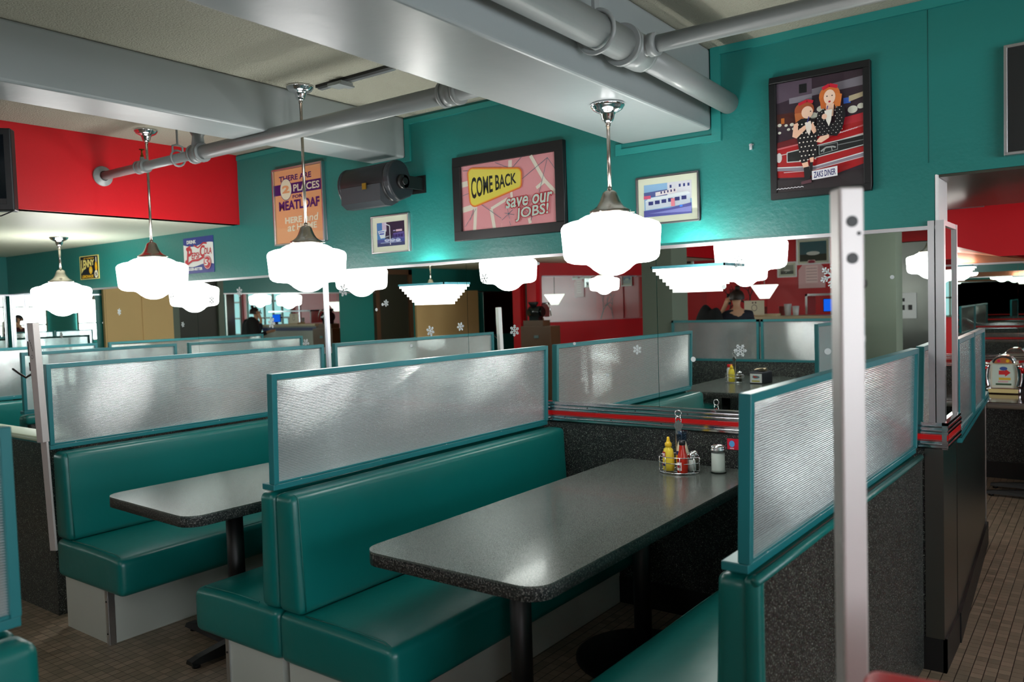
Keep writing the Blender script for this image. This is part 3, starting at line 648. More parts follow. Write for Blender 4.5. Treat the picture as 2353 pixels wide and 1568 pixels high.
# ================================================================== PICTURES
def picture(name, label, x, z, w, h, fwid, fm, fd, art_fn, matw=0, matm=None, glass=True, rot=0, group=None, cat='picture', y=0, tilt=0):
    t = thing(name, label, cat, (x, y, z), 0, group); t.rotation_euler = (PI/2-tilt, rot, 0)
    if fwid:
        g = MB().box(0, w, 0, fwid, 0, fd).box(0, w, h-fwid, h, 0, fd).box(0, fwid, fwid, h-fwid, 0, fd).box(w-fwid, w, fwid, h-fwid, 0, fd)
        bevel(g.build('frame', fm, t), .003)
    if matw: MB().box(fwid, w-fwid, fwid, h-fwid, fd*.3, fd*.45).build('mount', matm, t)
    a = Art(); i = fwid+matw; art_fn(a, i, i, w-i, h-i); a.build('print', t, z=(fd*.46 if fwid else .004))
    if not fwid: bevel(MB().box(0, w, 0, h, 0, .004).build('plate', fm, t), .001)
    if glass and fwid: MB().box(fwid-.002, w-fwid+.002, fwid-.002, h-fwid+.002, fd*.75, fd*.8).build('glazing', PGLASS, t)
    return t
def U(x0, y0, x1, y1): return lambda u, v: (x0+(x1-x0)*u, y0+(y1-y0)*v)
def art_meat(a, x0, y0, x1, y1):
    P = U(x0, y0, x1, y1); org = ink(240,170,124); pur = ink(62,14,108); crm = ink(240,232,210)
    def T(s, u0, v0, u1, v1, m, **k): p = P(u0, v0); q = P(u1, v1); a.text(s, p[0], p[1], q[0], q[1], m, **k)
    a.rect(x0, y0, x1, y1, org); a.rect(*P(0,.665), *P(1,.81), pur)
    T('THERE ARE', .1, .845, .78, .92, pur, bold=.03)
    a.disc(*P(.24,.735), .062, .073, pur, 32); a.disc(*P(.24,.735), .058, .069, crm, 32); T('2', .16, .685, .32, .79, org, bold=.05)
    T('PLACES', .40, .69, .94, .785, crm, bold=.02); T('FOR', .38, .60, .58, .645, pur, bold=.03); T('MEATLOAF', .08, .45, .93, .58, pur, bold=.035)
    T('HERE', .2, .27, .56, .355, crm, bold=.04); T('and', .62, .27, .88, .37, crm, bold=.02, shear=.2); T('at', .24, .16, .4, .25, crm, bold=.02, shear=.2); T('HOME', .45, .17, .86, .255, crm, bold=.03)
picture('framed_poster', 'orange poster with purple meatloaf lettering behind the second lamp', -2.215, 1.945, .51, .515, .012, ALU, .03, art_meat, group=None)
def art_come(a, x0, y0, x1, y1):
    P = U(x0, y0, x1, y1); pk = ink(240,160,170); wh = ink(246,232,222); tl = ink(50,120,140); yl = ink(240,220,90); og = ink(240,120,40); bk = ink(16,24,20); rd = ink(196,16,44); gr = ink(206,222,216)
    a.rect(x0, y0, x1, y1, pk)
    for pts, wd in (([(.13,0),(.15,.36)],.022), ([(.0,.33),(.16,.37)],.03), ([(.0,.72),(.07,.73)],.03), ([(.35,0),(.32,.30)],.022), ([(.32,.3),(.5,.42)],.016), ([(.55,.35),(.54,.52)],.016), ([(.53,.76),(.54,.98)],.024), ([(.75,1),(.88,.62),(.99,.42)],.02), ([(.8,.52),(.9,.62)],.018), ([(.2,.8),(.21,.9)],.022), ([(.73,.02),(.72,.1)],.02)):
        a.line([P(*p) for p in pts], wd, wh)
    for pts in ([(.02,.93),(.5,.86)], [(.01,.55),(.15,.6)], [(.55,.85),(.66,1)], [(.38,.98),(.54,.86)], [(.66,.68),(.92,.93)], [(.83,.45),(.92,.93)], [(.85,.86),(.92,.93)], [(.92,.93),(.99,.76)], [(.22,.38),(.43,.14)], [(.16,.33),(.03,.07)], [(.13,.33),(.09,.16)], [(.47,.21),(.57,.17)], [(.52,.12),(.50,.28)], [(.52,.08),(.53,.02)], [(.44,.11),(.56,.25)], [(.68,.22),(.76,.1)], [(.77,.2),(.74,.06)]):
        a.line([P(*p) for p in pts], .0022, tl)
    def sgn(g_, m):
        pts = []
        for (cx, cy, r, a0, a1) in ((.13,.86,.05,PI*.5,PI), (.155,.47,.06,PI,PI*1.6), (.62,.61,.035,PI*1.65,PI*2), (.61,.76,.05,0,PI*.5)):
            for i in range(7):
                t_ = a0+(a1-a0)*i/6; p = P(cx, cy); q = r*(x1-x0)
                pts.append((p[0]+(q+g_)*math.cos(t_), p[1]+(q+g_)*math.sin(t_)))
        a.poly(pts, m)
    sgn(.004, og); sgn(-.002, ink(250,180,70)); sgn(-.007, yl)
    def cb(u, t):
        lo = .47+.16*u; hi = .81-.03*u; return P(.115+.49*u, lo+(hi-lo)*t)
    a.text('COME BACK', 0, 0, 1, 1, bk, bold=.022, fn=cb)
    def so(u, t): return P(.485+.47*u+.012*t, .27+.03*u+.145*t)
    def jb(u, t): return P(.585+.33*u+.012*t, .06+.03*u+.20*t)
    for b, m in ((.062, rd), (.02, gr)):
        for st, fn_ in (('save our', so), ('JOBS!', jb)): a.text(st, 0, 0, 1, 1, m, bold=b, fn=fn_, ref=.02)
picture('framed_poster', 'pink poster with yellow lettering in a wide black frame', -.605, 1.865, .735, .463, .052, BLACK, .035, art_come)
def art_blue(a, x0, y0, x1, y1, kind=0):
    P = U(x0, y0, x1, y1); R = lambda u0, v0, u1, v1, m: a.rect(*P(u0,v0), *P(u1,v1), m)
    if kind == 0:
        R(0,0,1,1, ink(60,130,200)); R(.3,.2,1,1, ink(20,16,60)); R(0,0,1,.3, ink(60,70,150)); R(.0,.0,1,.14, ink(40,50,110))
        a.poly([P(.55,.3),P(.6,.52),P(.98,.56),P(1,.28)], ink(90,80,160)); R(.7,.58,.92,.66, ink(230,190,210)); R(.6,.6,.68,.64, ink(180,170,220))
        R(.2,.62,.36,1, ink(210,190,220)); a.poly([P(.04,.66),P(.34,.7),P(.3,.36),P(.14,.34)], ink(225,235,245)); R(.1,.5,.27,.56, ink(60,90,190)); R(.08,.6,.28,.64, ink(90,120,210))
        a.line([P(.49,.05),P(.48,.84),P(.3,.95)], .006, ink(230,230,240)); a.line([P(.45,.42),P(.3,.38)], .003, ink(220,220,240))
        for i in range(4): R(.58+.1*i,.34,.65+.1*i,.46, ink(40,30,110))
        for i in range(3): a.disc(*P(.38+.2*i,.24-.01*i), .022, .009, ink(200,205,235)); a.disc(*P(.38+.2*i,.27), .012, .006, ink(150,160,210))
        R(.15,.13,.9,.16, ink(170,180,220))
    else:
        R(0,0,1,1, ink(150,190,235)); R(.5,.45,1,1, ink(226,222,236))
        for u in (.55,.74,.83,.92): R(u,.83,u+.04,.92, ink(50,60,130))
        a.poly([P(.03,.22),P(.03,.52),P(.97,.62),P(.97,.3)], ink(216,222,240)); a.poly([P(.02,.48),P(.1,.58),P(.92,.68),P(.98,.6)], ink(236,240,250))
        a.poly([P(0,.60),P(.5,.62),P(.5,.8),P(0,.76)], ink(86,96,160)); a.poly([P(.25,.62),P(.25,.74),P(.70,.80),P(.70,.68)], ink(240,226,232))
        for i in range(5): a.rect(*P(.36+.07*i,.68+.008*i), *P(.39+.07*i,.75+.008*i), ink(70,60,120))
        R(.0,.56,.15,.66, ink(220,90,130))
        for i in range(6): a.rect(*P(.10+.14*i,.36+.015*i), *P(.20+.14*i,.47+.015*i), ink(46,52,120))
        R(.58,.26,.66,.5, ink(226,130,150)); a.poly([P(0,0),P(0,.2),P(.55,.22),P(1,.32),P(1,0)], ink(84,84,160)); a.poly([P(.1,.1),P(.6,.16),P(1,.22),P(1,.05)], ink(130,132,200)); R(.76,.22,.82,.28, ink(60,120,220))
CREAM = mat('cream_mount', (232,232,214), .6)
picture('framed_photo', 'small framed night photo of a roadside diner sign below the loudspeaker', -1.284, 1.835, .315, .228, .008, ALU, .022, lambda a, *b: art_blue(a, *b, kind=0), matw=.034, matm=CREAM, rot=0)
picture('framed_photo', 'small framed blue photo of a white diner right of the nearest lamp', .53, 1.858, .318, .228, .008, mat('dark_silver_frame', (110,110,112), .35, metal=.8), .022, lambda a, *b: art_blue(a, *b, kind=1), matw=.03, matm=CREAM)
def art_pepsi(a, x0, y0, x1, y1):
    P = U(x0, y0, x1, y1); bl = ink(24,44,140); wh = ink(240,240,236); rd = ink(200,24,44)
    a.rect(x0, y0, x1, y1, wh)
    wv = [(i/16, .79+.045*math.sin(i/16*2*PI+2.6)) for i in range(17)]; a.poly([P(u, v) for u, v in wv]+[P(1,1), P(0,1)], bl)
    wv = [(i/16, .22+.04*math.sin(i/16*2*PI+3.0)) for i in range(17)]; a.poly([P(0,0), P(1,0)]+[P(u, v) for u, v in wv[::-1]], bl)
    def T(s, u0, v0, u1, v1, m, **k): p = P(u0, v0); q = P(u1, v1); a.text(s, p[0], p[1], q[0], q[1], m, **k)
    T('DRINK', .12, .83, .44, .93, wh, bold=.05); T('BIGGER-BETTER', .08, .08, .62, .16, wh, bold=.05)
    a.line([P(.36,.78),P(.5,.70),P(.68,.82),P(.8,.8)], .012, rd); a.line([P(.16,.62),P(.1,.7),P(.25,.76)], .014, rd)
    T('P', .10, .32, .26, .72, rd, bold=.03, shear=.15); T('EPSI', .27, .40, .52, .58, rd, bold=.02, shear=.1); T('-', .52, .50, .56, .525, rd, bold=.04); T('C', .55, .44, .71, .76, rd, bold=.03, shear=.1); T('OLA', .70, .50, .95, .68, rd, bold=.02, shear=.1)
    a.line([P(.08,.3),P(.14,.27),P(.3,.36),P(.5,.36),P(.7,.44)], .016, rd); a.disc(*P(.10,.33), .02, .016, rd)
    a.disc(*P(.80,.27), .05, .05, rd, 28); a.disc(*P(.80,.27), .046, .046, wh, 28); a.disc(*P(.80,.27), .043, .043, rd, 28); T('5', .71, .19, .82, .36, wh, bold=.04); T('c', .84, .27, .9, .33, wh, bold=.03); a.line([P(.87,.25),P(.87,.35)], .003, wh)
picture('metal_sign', 'blue and red enamel soda sign on the teal wall between the second and third lamp', -3.352, 1.812, .388, .27, 0, mat('blue_enamel', (24,44,140), .25), .004, art_pepsi, cat='sign', tilt=0)
def art_lenny(a, x0, y0, x1, y1):
    P = U(x0, y0, x1, y1); bk = ink(14,20,34); yl = ink(240,224,130); og = ink(246,190,30); wh = ink(240,236,210)
    a.rect(x0, y0, x1, y1, yl); a.rect(*P(.04,.03), *P(.96,.97), bk)
    def T(s, u0, v0, u1, v1, m, **k): p = P(u0, v0); q = P(u1, v1); a.text(s, p[0], p[1], q[0], q[1], m, **k)
    T('LET US MAKE A', .22, .86, .76, .92, og, bold=.03)
    def ln(u, t): return P(.08+.70*u, (.26+.34*u**.5)*(1-t)+t*(.84-.02*u))
    a.text('LENNY', 0, 0, 1, 1, yl, bold=.05, fn=ln)
    T('LEMONADE', .1, .06, .7, .19, og, bold=.05); a.disc(*P(.58,.38), .03, .034, og, 20); a.disc(*P(.58,.37), .012, .016, yl, 12)
    a.line([P(.88,.92),P(.88,.6)], .014, wh); a.disc(*P(.87,.5), .02, .045, og, 16); a.disc(*P(.86,.2), .03, .034, wh, 16); T('5', .81,.13,.91,.26, bk, bold=.04)
picture('metal_sign', 'small black and yellow lemonade sign between the third and farthest lamp', -4.995, 1.838, .335, .206, 0, mat('yellow_enamel', (240,224,130), .3), .004, art_lenny, cat='sign')
def art_zaks(a, x0, y0, x1, y1):
    # reference frame: picture area measured in (u 0..1, v 0..1)
    P = U(x0, y0, x1, y1)
    def pl(pts, *c): a.poly([P(*p) for p in pts], ink(*c))
    def ds(u, v, ru, rv, *c): p = P(u, v); a.disc(p[0], p[1], ru*(x1-x0), rv*(y1-y0), ink(*c))
    def ln(pts, wd, *c): a.line([P(*p) for p in pts], wd, ink(*c))
    pl([(0,0),(1,0),(1,1),(0,1)], 62,40,58)
    pl([(0,.82),(.16,.84),(.42,.80),(.42,1),(0,1)], 104,84,104); pl([(.15,.80),(.42,.80),(.42,.86),(.15,.85)], 150,140,156)
    pl([(.42,.84),(1,.86),(1,.94),(.42,.9)], 140,130,146); pl([(.27,.88),(.36,.88),(.36,.96),(.27,.96)], 18,16,24)
    pl([(0,.60),(.25,.62),(.25,.72),(0,.72)], 84,32,30); pl([(.05,.63),(.09,.63),(.09,.68),(.05,.68)], 220,120,40)
    for u, v, r in ((.03,.62,.025), (.11,.61,.02), (.18,.61,.025), (.03,.55,.02), (.14,.57,.02), (.20,.57,.02), (.52,.71,.045), (.44,.66,.045), (.88,.66,.055), (.97,.68,.04)): ds(u, v, r, r*.6, 250,245,235)
    pl([(.78,.72),(.86,.72),(.86,.77),(.78,.77)], 60,110,220); pl([(.84,.73),(1,.76),(1,.80),(.84,.78)], 210,190,160)
    pl([(.78,.52),(1,.54),(1,.62),(.78,.6)], 210,40,60)
    # car
    pl([(0,.43),(.3,.49),(.55,.52),(1,.55),(1,.18),(.6,.10),(0,.14)], 196,8,24)
    pl([(0,.46),(.28,.49),(.28,.43),(0,.41)], 120,10,24); ln([(0,.40),(.5,.44),(1,.51)], .006, 226,120,130); ln([(0,.34),(.4,.37),(1,.44)], .004, 240,210,210)
    pl([(.12,.27),(.13,.36),(1,.43),(1,.33),(.6,.30),(.16,.265)], 24,22,26); ln([(.12,.27),(.12,.36),(1,.43)], .004, 226,226,230); ln([(.12,.272),(.3,.265),(1,.34)], .004, 226,226,230); ln([(.5,.355),(1,.385)], .003, 150,150,154)
    pl([(.49,.30),(.50,.38),(.71,.39),(.71,.33)], 30,30,34); ln([(.5,.305),(.5,.38),(.71,.39),(.71,.33),(.5,.305)], .002, 180,180,184); ln([(.52,.33),(.58,.36),(.66,.36),(.69,.35)], .006, 190,190,194); ln([(.57,.36),(.55,.32)], .003, 190,190,194); ln([(.64,.36),(.65,.325)], .003, 190,190,194)
    ds(.025,.32,.035,.045, 236,226,230)
    pl([(0,.20),(.4,.17),(1,.24),(1,.28),(.45,.21),(0,.235)], 150,140,156); ln([(0,.232),(.45,.205),(1,.275)], .004, 240,240,244); ln([(.08,.18),(.4,.17),(1,.238)], .003, 230,200,206)
    pl([(0,0),(1,0),(1,.14),(.72,.12),(.3,.10),(0,.12)], 40,28,34)
    # girl in front
    ds(.335,.72,.115,.075, 176,84,44); pl([(.22,.70),(.24,.56),(.32,.6),(.34,.7)], 196,110,60); ds(.37,.695,.068,.055, 246,206,178); ln([(.27,.775),(.37,.80),(.44,.78)], .012, 200,24,50)
    ds(.41,.70,.008,.005, 40,30,30)
    pl([(.24,.62),(.30,.645),(.46,.63),(.49,.52),(.48,.46),(.48,.29),(.42,.27),(.40,.38),(.36,.24),(.29,.25),(.25,.46)], 18,16,20)
    for i in range(9):
        for j in range(5):
            v = .27+.04*i; u = (.28 if v < .46 else .27)+.045*j+.02*(i % 2)
            if u < .475: ds(u, v, .009, .0062, 238,232,220)
    pl([(.22,.60),(.20,.49),(.25,.47),(.36,.54),(.38,.585),(.33,.57),(.27,.54),(.27,.61)], 244,196,166); pl([(.44,.60),(.49,.51),(.45,.49),(.41,.55)], 244,196,166)
    pl([(.35,.60),(.42,.61),(.43,.55),(.40,.48),(.37,.52)], 236,226,214); ln([(.38,.6),(.40,.65)], .004, 60,60,140)
    pl([(.31,.24),(.38,.25),(.39,.20),(.33,.19)], 244,196,166); pl([(.40,.28),(.45,.285),(.445,.24),(.41,.24)], 244,196,166)
    pl([(.33,.20),(.395,.205),(.41,.10),(.34,.09)], 14,12,16); pl([(.40,.24),(.44,.24),(.43,.12),(.40,.12)], 14,12,16); pl([(.30,.075),(.42,.09),(.42,.06),(.30,.05)], 90,50,60)
    # woman behind
    ds(.64,.80,.12,.095, 214,116,50); pl([(.53,.78),(.54,.70),(.62,.68),(.62,.84)], 206,106,44); pl([(.70,.82),(.78,.80),(.76,.70),(.70,.68)], 220,124,56); ds(.64,.79,.066,.066, 250,216,190); ln([(.56,.87),(.64,.895),(.73,.87)], .014, 206,26,52)
    ds(.612,.80,.009,.005, 50,40,40); ds(.67,.80,.009,.005, 50,40,40); ds(.64,.75,.014,.008, 200,20,50); pl([(.60,.73),(.69,.73),(.68,.62),(.60,.62)], 246,206,178)
    pl([(.50,.66),(.58,.70),(.62,.56),(.70,.56),(.71,.70),(.80,.69),(.82,.62),(.78,.50),(.72,.44),(.60,.46),(.48,.46)], 16,15,20)
    for i in range(60):
        u = .51+.05*(i % 6)+.02*((i//6) % 2); v = .47+.024*(i//6)
        if not (.59 < u < .70 and v > .56): ds(u, v, .005, .0036, 236,232,226)
    pl([(.59,.67),(.68,.675),(.665,.58),(.64,.53),(.61,.58)], 238,234,222); ln([(.62,.68),(.63,.71)], .004, 60,60,140); ds(.59,.62,.03,.025, 244,200,172)
    pl([(.49,.41),(.54,.45),(.64,.46),(.64,.43),(.55,.395)], 246,204,176)
    pl([(.44,.075),(.73,.09),(.73,.175),(.44,.155)], 236,236,240)
    def lp(u, t): return P(.46+.25*u, .09+.012*u+.055*t)
    a.text('ZAKS DINER', 0, 0, 1, 1, ink(24,34,110), bold=.02, fn=lp)
    ln([(.02+.02*i, .022+.008*(i % 2)) for i in range(17)], .0025, 236,236,240); ln([(.76+.015*i, .455+.006*(i % 2)+.002*i) for i in range(14)], .0025, 240,220,226)
picture('framed_poster', 'tall framed portrait poster of two people drinking milkshakes by a red car', 1.18, 1.915, .405, .518, .028, BLACK, .03, art_zaks)
def art_plain(c1, c2):
    def f(a, x0, y0, x1, y1): a.rect(x0, y0, x1, y1, ink(*c1)); a.rect(x0, y0, x1, y0+(y1-y0)*.35, ink(*c2)); a.disc((x0+x1)/2, y0+(y1-y0)*.4, (x1-x0)*.25, (y1-y0)*.1, ink(230,230,230))
    return f
picture('framed_photo', 'white matted picture on the red far wall, left under the dark soffit', 1.30, 2.035, .40, .3, .01, ALU, .02, art_plain((40,50,60),(90,80,70)), matw=.05, matm=CREAM, y=2.5)
picture('framed_photo', 'white matted picture on the red far wall at the right edge', 1.785, 2.045, .40, .3, .008, ALU, .02, art_plain((60,80,80),(60,60,50)), matw=.05, matm=CREAM, y=2.5)

# ================================================================== POSTS
t = thing('divider_post', 'blurred upright pale metal post with bolt holes in the right foreground', 'post', (2.036, -2.215, 0), .64)
bevel(MB().box(-.019, .019, -.019, .019, 0, 1.66).build('tube', POSTM, t), .004)
for x_, z, r0 in ((0, 1.608, .0085), (0, 1.553, .0085), (.01, 1.59, .003)): MB().cyl((x_, -.0205, z), (x_, -.0185, z), r0, n=18).build('bolt_hole', BLACKM, t)
for z, l_ in ((1.515, .008), (1.58, .005)): MB().cyl((.019, 0, z), (.019+l_, 0, z), .007, n=12).build('bolt', BLACKM, t)
MB().box(.0185, .021, -.012, .019, 1.427, 1.436).build('clip', WHITE, t)
MB().box(-.05, .05, -.05, .05, 0, .006).build('foot_plate', POSTM, t)
t = thing('divider_post', 'slightly leaning pale metal post at the end of the second divider', 'post', (-1.672, -1.785, .40), 0); t.rotation_euler = (0, -.042, .3)
bevel(MB().box(-.02, .018, -.018, .018, .52, 1.085).box(-.02, .018, .0, .012, 0, .52).build('tube', POSTM, t), .002)
MB().box(-.034, -.02, -.012, .012, .93, 1.0).box(-.036, -.02, -.01, .01, .86, .9).build('bracket', BLACK, t)
g = MB().tube([(-.02, -.012, .845), (-.06, -.012, .83), (-.10, -.012, .85), (-.14, -.012, .875)], .005, 6); g.build('cable_tie', BLACKM, t)
a = Art()
for i in range(9): a.line([(-.012+.002*i, 1.0-.006*i+.012*(i % 2)), (-.006+.0018*i, 1.006-.006*i-.012*(i % 2))], .0018, BLACKM)
a.line([(math.cos(q)*.007, .925+math.sin(q)*.009) for q in [i*.7 for i in range(10)]], .0018, BLACKM)
o = a.build('scribble', t); o.rotation_euler = (PI/2, 0, 0); o.location = (0, -.0182, 0)

# ================================================================== CONDIMENTS
def bottle(name, label, x, y, z, prof, m, cap=None, capm=None, label_art=None, cat='bottle', group=None, sq=1.0, rz=0, n=28):
    t = thing(name, label, cat, (x, y, z), rz, group)
    g = MB().lathe(prof, n=n); g.v = [(a, b*sq, c) for a, b, c in g.v]; g.build('bottle', m, t)
    if cap: MB().lathe(cap, n=24).build('cap', capm, t)
    if label_art:
        h0, h1, rr, cols = label_art
        g = MB(); n_ = 16
        for (z0, z1, a0, a1, cm) in cols:
            vs = []
            for i in range(n_+1):
                t_ = a0+(a1-a0)*i/n_
                vs += [(math.cos(t_)*rr, math.sin(t_)*rr*sq, z0), (math.cos(t_)*rr, math.sin(t_)*rr*sq, z1)]
            g.add(vs, [(2*i, 2*i+2, 2*i+3, 2*i+1) for i in range(n_)], cm, True); rr += .0003
        g.build('label', None, t)
    return t
YM = mat('mustard_yellow_plastic', (240,214,60), .35); YC = mat('yellow_cap_plastic', (240,196,40), .35)
def caddy(label, x, y, z, group):
    t = thing('condiment_caddy', label, 'caddy', (x, y, z), .2, group)
    R = .088; cx = lambda a, q=R: (q*math.cos(a), q*.72*math.sin(a))
    g = MB()
    for zz, rr in ((.006,.0028), (.048,.002), (.074,.002)): g.tube([(*cx(i*2*PI/36), zz) for i in range(36)], rr, 6, closed=True)
    for i in range(8): a_ = i*PI/4+.2; g.tube([(*cx(a_), .004), (*cx(a_), .074)], .002, 6)
    for yy in (-.02, .02): g.tube([(-.085, yy, .006), (.085, yy, .006)], .0018, 6)
    g.build('basket', CHROME, t)
    g = MB()
    for sx in (-.012, .012): g.tube([(sx, 0, .006), (sx, 0, .235), (sx*.7, 0, .25)], .0022, 6)
    g.tube([(.014*math.cos(a_), 0, .262+.014*math.sin(a_)) for a_ in [i*2*PI/20 for i in range(20)]], .0026, 6, closed=True)
    g.prism([(-.022,.212),(0,.236),(.022,.212),(.012,.19),(.012,.17),(-.012,.17),(-.012,.19)], -.002, .001, 'y'); g.build('handle', CHROME, t)
    return t
TZ = .733
caddy('chrome wire caddy of sauces on the nearest table', .815, -.215, TZ, 'condiment caddies')
fa = -2.2
bottle('mustard_bottle', 'yellow squeeze bottle in the chrome caddy on the nearest table', .772, -.232, TZ+.008, [(0,0),(.026,0),(.03,.004),(.031,.03),(.029,.07),(.024,.095),(.013,.105),(.013,.108)], YM,
       [(.0135,.106),(.015,.108),(.0155,.122),(.010,.126),(.007,.135),(.006,.147),(.004,.150),(0,.150)], YC, (0, 0, .0313, [(.06,.085,-2.2,-1.35, ink(190,20,40)), (.066,.079,-2.1,-1.45, ink(240,220,220)), (.022,.032,-1.9,-1.4, ink(30,40,100)), (.022,.032,-2.2,-1.95, ink(210,60,60))]), sq=.75, rz=-.45)
bottle('mayonnaise_bottle', 'pale sauce bottle with clear blue cap in the chrome caddy', .822, -.196, TZ+.008, [(0,0),(.026,0),(.029,.005),(.029,.06),(.026,.09),(.02,.115),(.016,.13)], mat('mayo_plastic', (236,226,196), .4),
       [(.017,.128),(.019,.132),(.022,.16),(.025,.176),(0,.176)], BLUEP, (0, 0, .0295, [(.07,.088,-2.3,-1.3, ink(24,44,110)), (.035,.068,-2.3,-1.3, ink(240,200,60))]), rz=-.2)
MB()
bottle('hot_sauce_bottle', 'red hot sauce bottle with black cap in the chrome caddy', .846, -.248, TZ+.008, [(0,0),(.022,0),(.024,.004),(.024,.055),(.021,.075),(.015,.095),(.012,.125)], mat('hot_sauce', (196,40,20), .12),
       [(.013,.122),(.0145,.124),(.0145,.142),(0,.142)], BLACK, (0, 0, .0245, [(.012,.048,-2.1,-1.0, ink(240,226,220)), (.024,.034,-1.95,-1.15, ink(200,30,40))]), rz=-.3)
SALT = mat('salt_grains', (240,238,232), .7)
def shaker(label, x, y, z, s, fill, name='salt_shaker', group=None):
    t = thing(name, label, 'shaker', (x, y, z), 0, group)
    MB().lathe([(0,0),(.020*s,0),(.022*s,.004*s),(.021*s,.03*s),(.017*s,.052*s),(.013*s,.056*s)], n=12).build('glass_body', JGLASS, t)
    MB().lathe([(0,.003*s),(.0175*s,.003*s),(.018*s,.028*s),(.0145*s,.046*s),(0,.046*s)], n=12).build('contents', fill, t)
    MB().lathe([(.014*s,.054*s),(.0165*s,.055*s),(.0165*s,.064*s),(.012*s,.071*s),(0,.074*s)], n=20).build('cap', CHROME, t)
    return t
shaker('salt shaker with chrome cap at the right of the caddy', .868, -.205, TZ+.008, 1.15, SALT)
shaker('pepper shaker with chrome cap behind the salt shaker', .862, -.160, TZ+.008, 1.15, mat('pepper_grains', (90,80,66), .8), 'pepper_shaker')
t = thing('sugar_dispenser', 'tall glass sugar dispenser with chrome lid beside the caddy', 'dispenser', (.968, -.145, TZ))
pr = [(0,0),(.036,0),(.037,.006),(.032,.014),(.031,.09),(.031,.10)]
g = MB().lathe(pr, n=12, smooth=False); g.build('glass_body', JGLASS, t)
MB().lathe([(0,.006),(.032,.006),(.0295,.016),(.0292,.088),(0,.088)], n=12).build('sugar', SALT, t)
MB().lathe([(.031,.098),(.0335,.10),(.0335,.106),(.031,.108),(.0325,.112),(.030,.120),(.018,.126),(0,.127)], n=32).build('lid', CHROME, t)
t = thing('notice_card', 'small red card with a blue dot on the black dado beside the sugar dispenser', 'card', (.958, -.0125, .815)); t.rotation_euler = ROT_W
a = Art(); a.rect(0, 0, .06, .05, ink(214,10,50)); a.disc(.022, .026, .013, .015, ink(90,170,230)); a.rect(.012, .003, .032, .008, ink(230,200,210)); a.build('print', t)
# opposite table set, seen in the mirror
caddy('wire caddy of sauces on the opposite table, seen in the mirror', -.40, -3.58, TZ, 'condiment caddies')
bottle('mustard_bottle', 'yellow squeeze bottle on the opposite table, seen in the mirror', -.42, -3.56, TZ+.008, [(0,0),(.026,0),(.03,.004),(.031,.03),(.029,.08),(.024,.11),(.013,.12)], YM, [(.0135,.118),(.015,.12),(.0155,.134),(.007,.147),(0,.160)], YC, sq=.75)
bottle('ketchup_bottle', 'white and red sauce bottle on the opposite table, seen in the mirror', -.45, -3.60, TZ+.008, [(0,0),(.026,0),(.028,.005),(.028,.11),(.02,.13)], WHITE, [(.022,.128),(.024,.13),(.024,.155),(0,.155)], REDV)
shaker('pepper shaker on the opposite table, seen in the mirror', -.36, -3.60, TZ+.008, 1.3, MATS['pepper_grains'], 'pepper_shaker')
def napkin(label, x, y, rz, group='napkin dispensers', z=TZ):
    t = thing('napkin_dispenser', label, 'dispenser', (x, y, z), rz, group)
    bevel(MB().box(-.065, .065, -.10, .10, 0, .105).build('case', mat('charcoal_plastic', (44,44,52), .4), t), .01, 3)
    a = Art(); a.rect(-.055, .01, .055, .09, WHITE); a.disc(0, .06, .035, .014, ink(70,150,160)); a.poly([(-.03,.06),(.03,.075),(.02,.05)], ink(190,70,60)); a.rect(-.035, .018, .04, .03, ink(190,180,40))
    o = a.build('label', t); o.rotation_euler = (PI/2, 0, 0); o.location = (0, -.1005, 0)
    b_ = Art(); b_.rect(-.055, .01, .055, .09, WHITE); b_.disc(0, .06, .035, .014, ink(70,150,160)); b_.rect(-.035, .018, .04, .03, ink(190,180,40)); b_.poly([(-.03,.06),(.03,.075),(.02,.05)], ink(190,70,60))
    o = b_.build('label', t); o.rotation_euler = (PI/2, 0, PI); o.location = (0, .1005, 0)
    MB().add([(-.04,-.05,.10),(.04,-.05,.10),(.045,-.02,.135),(-.04,-.02,.13),(.05,.03,.125),(-.03,.04,.13),(.05,.07,.14),(-.03,.08,.12)], [(0,1,2,3),(3,2,4,5),(5,4,6,7)]).build('napkin', mat('paper_napkin', (226,206,176), .8), t)
napkin('charcoal napkin dispenser on the opposite table, seen in the mirror', -.17, -3.62, .1)
napkin('napkin dispenser right of the jukebox, cut by the right edge', 1.96, 3.42, 0)
# jukebox
t = thing('tabletop_jukebox', 'chrome and red tabletop jukebox on the far table', 'jukebox', (1.715, 3.50, TZ), 0)
CR = mat('red_chrome', (200,30,30), .12, metal=.6)
MB().rbox(-.115, .115, -.09, .10, .0, .045, .012).build('base', CHROME, t)
MB().box(-.095, .095, -.096, -.09, .008, .036).build('button_strip', mat('cream_buttons', (226,206,140), .5), t)
for sx in (-1, 1):
    g = MB(); 
    for k in range(3): g.tube([(sx*(.10+.012*math.sin(i/10*PI)), -.075+.05*k, .045+.175*i/10) for i in range(11)], .026, 12)
    g.build('side_pillar', CHROME, t); MB().tube([(sx*.10, -.09, .20), (sx*.118, -.09, .185), (sx*.125, -.09, .155)], .014, 8).build('red_corner', CR, t)
MB().box(-.085, .085, -.06, .09, .045, .235).build('body', mat('cream_plastic', (214,214,190), .3), t)
a = Art(); a.rect(-.072, .06, .072, .215, ink(206,222,206)); a.poly([(-.03,.14),(.01,.14),(.01,.125),(.045,.155),(.01,.185),(.01,.17),(-.03,.17)], ink(214,40,40)); a.disc(0, .185, .025, .014, ink(60,90,160)); a.rect(-.03, .10, .045, .118, ink(230,190,60)); a.rect(-.05, .062, .05, .075, ink(60,90,60)); a.rect(-.035,.082,.03,.094, ink(226,180,180))
o = a.build('title_card', t); o.rotation_euler = (PI/2, 0, 0); o.location = (0, -.0605, 0)
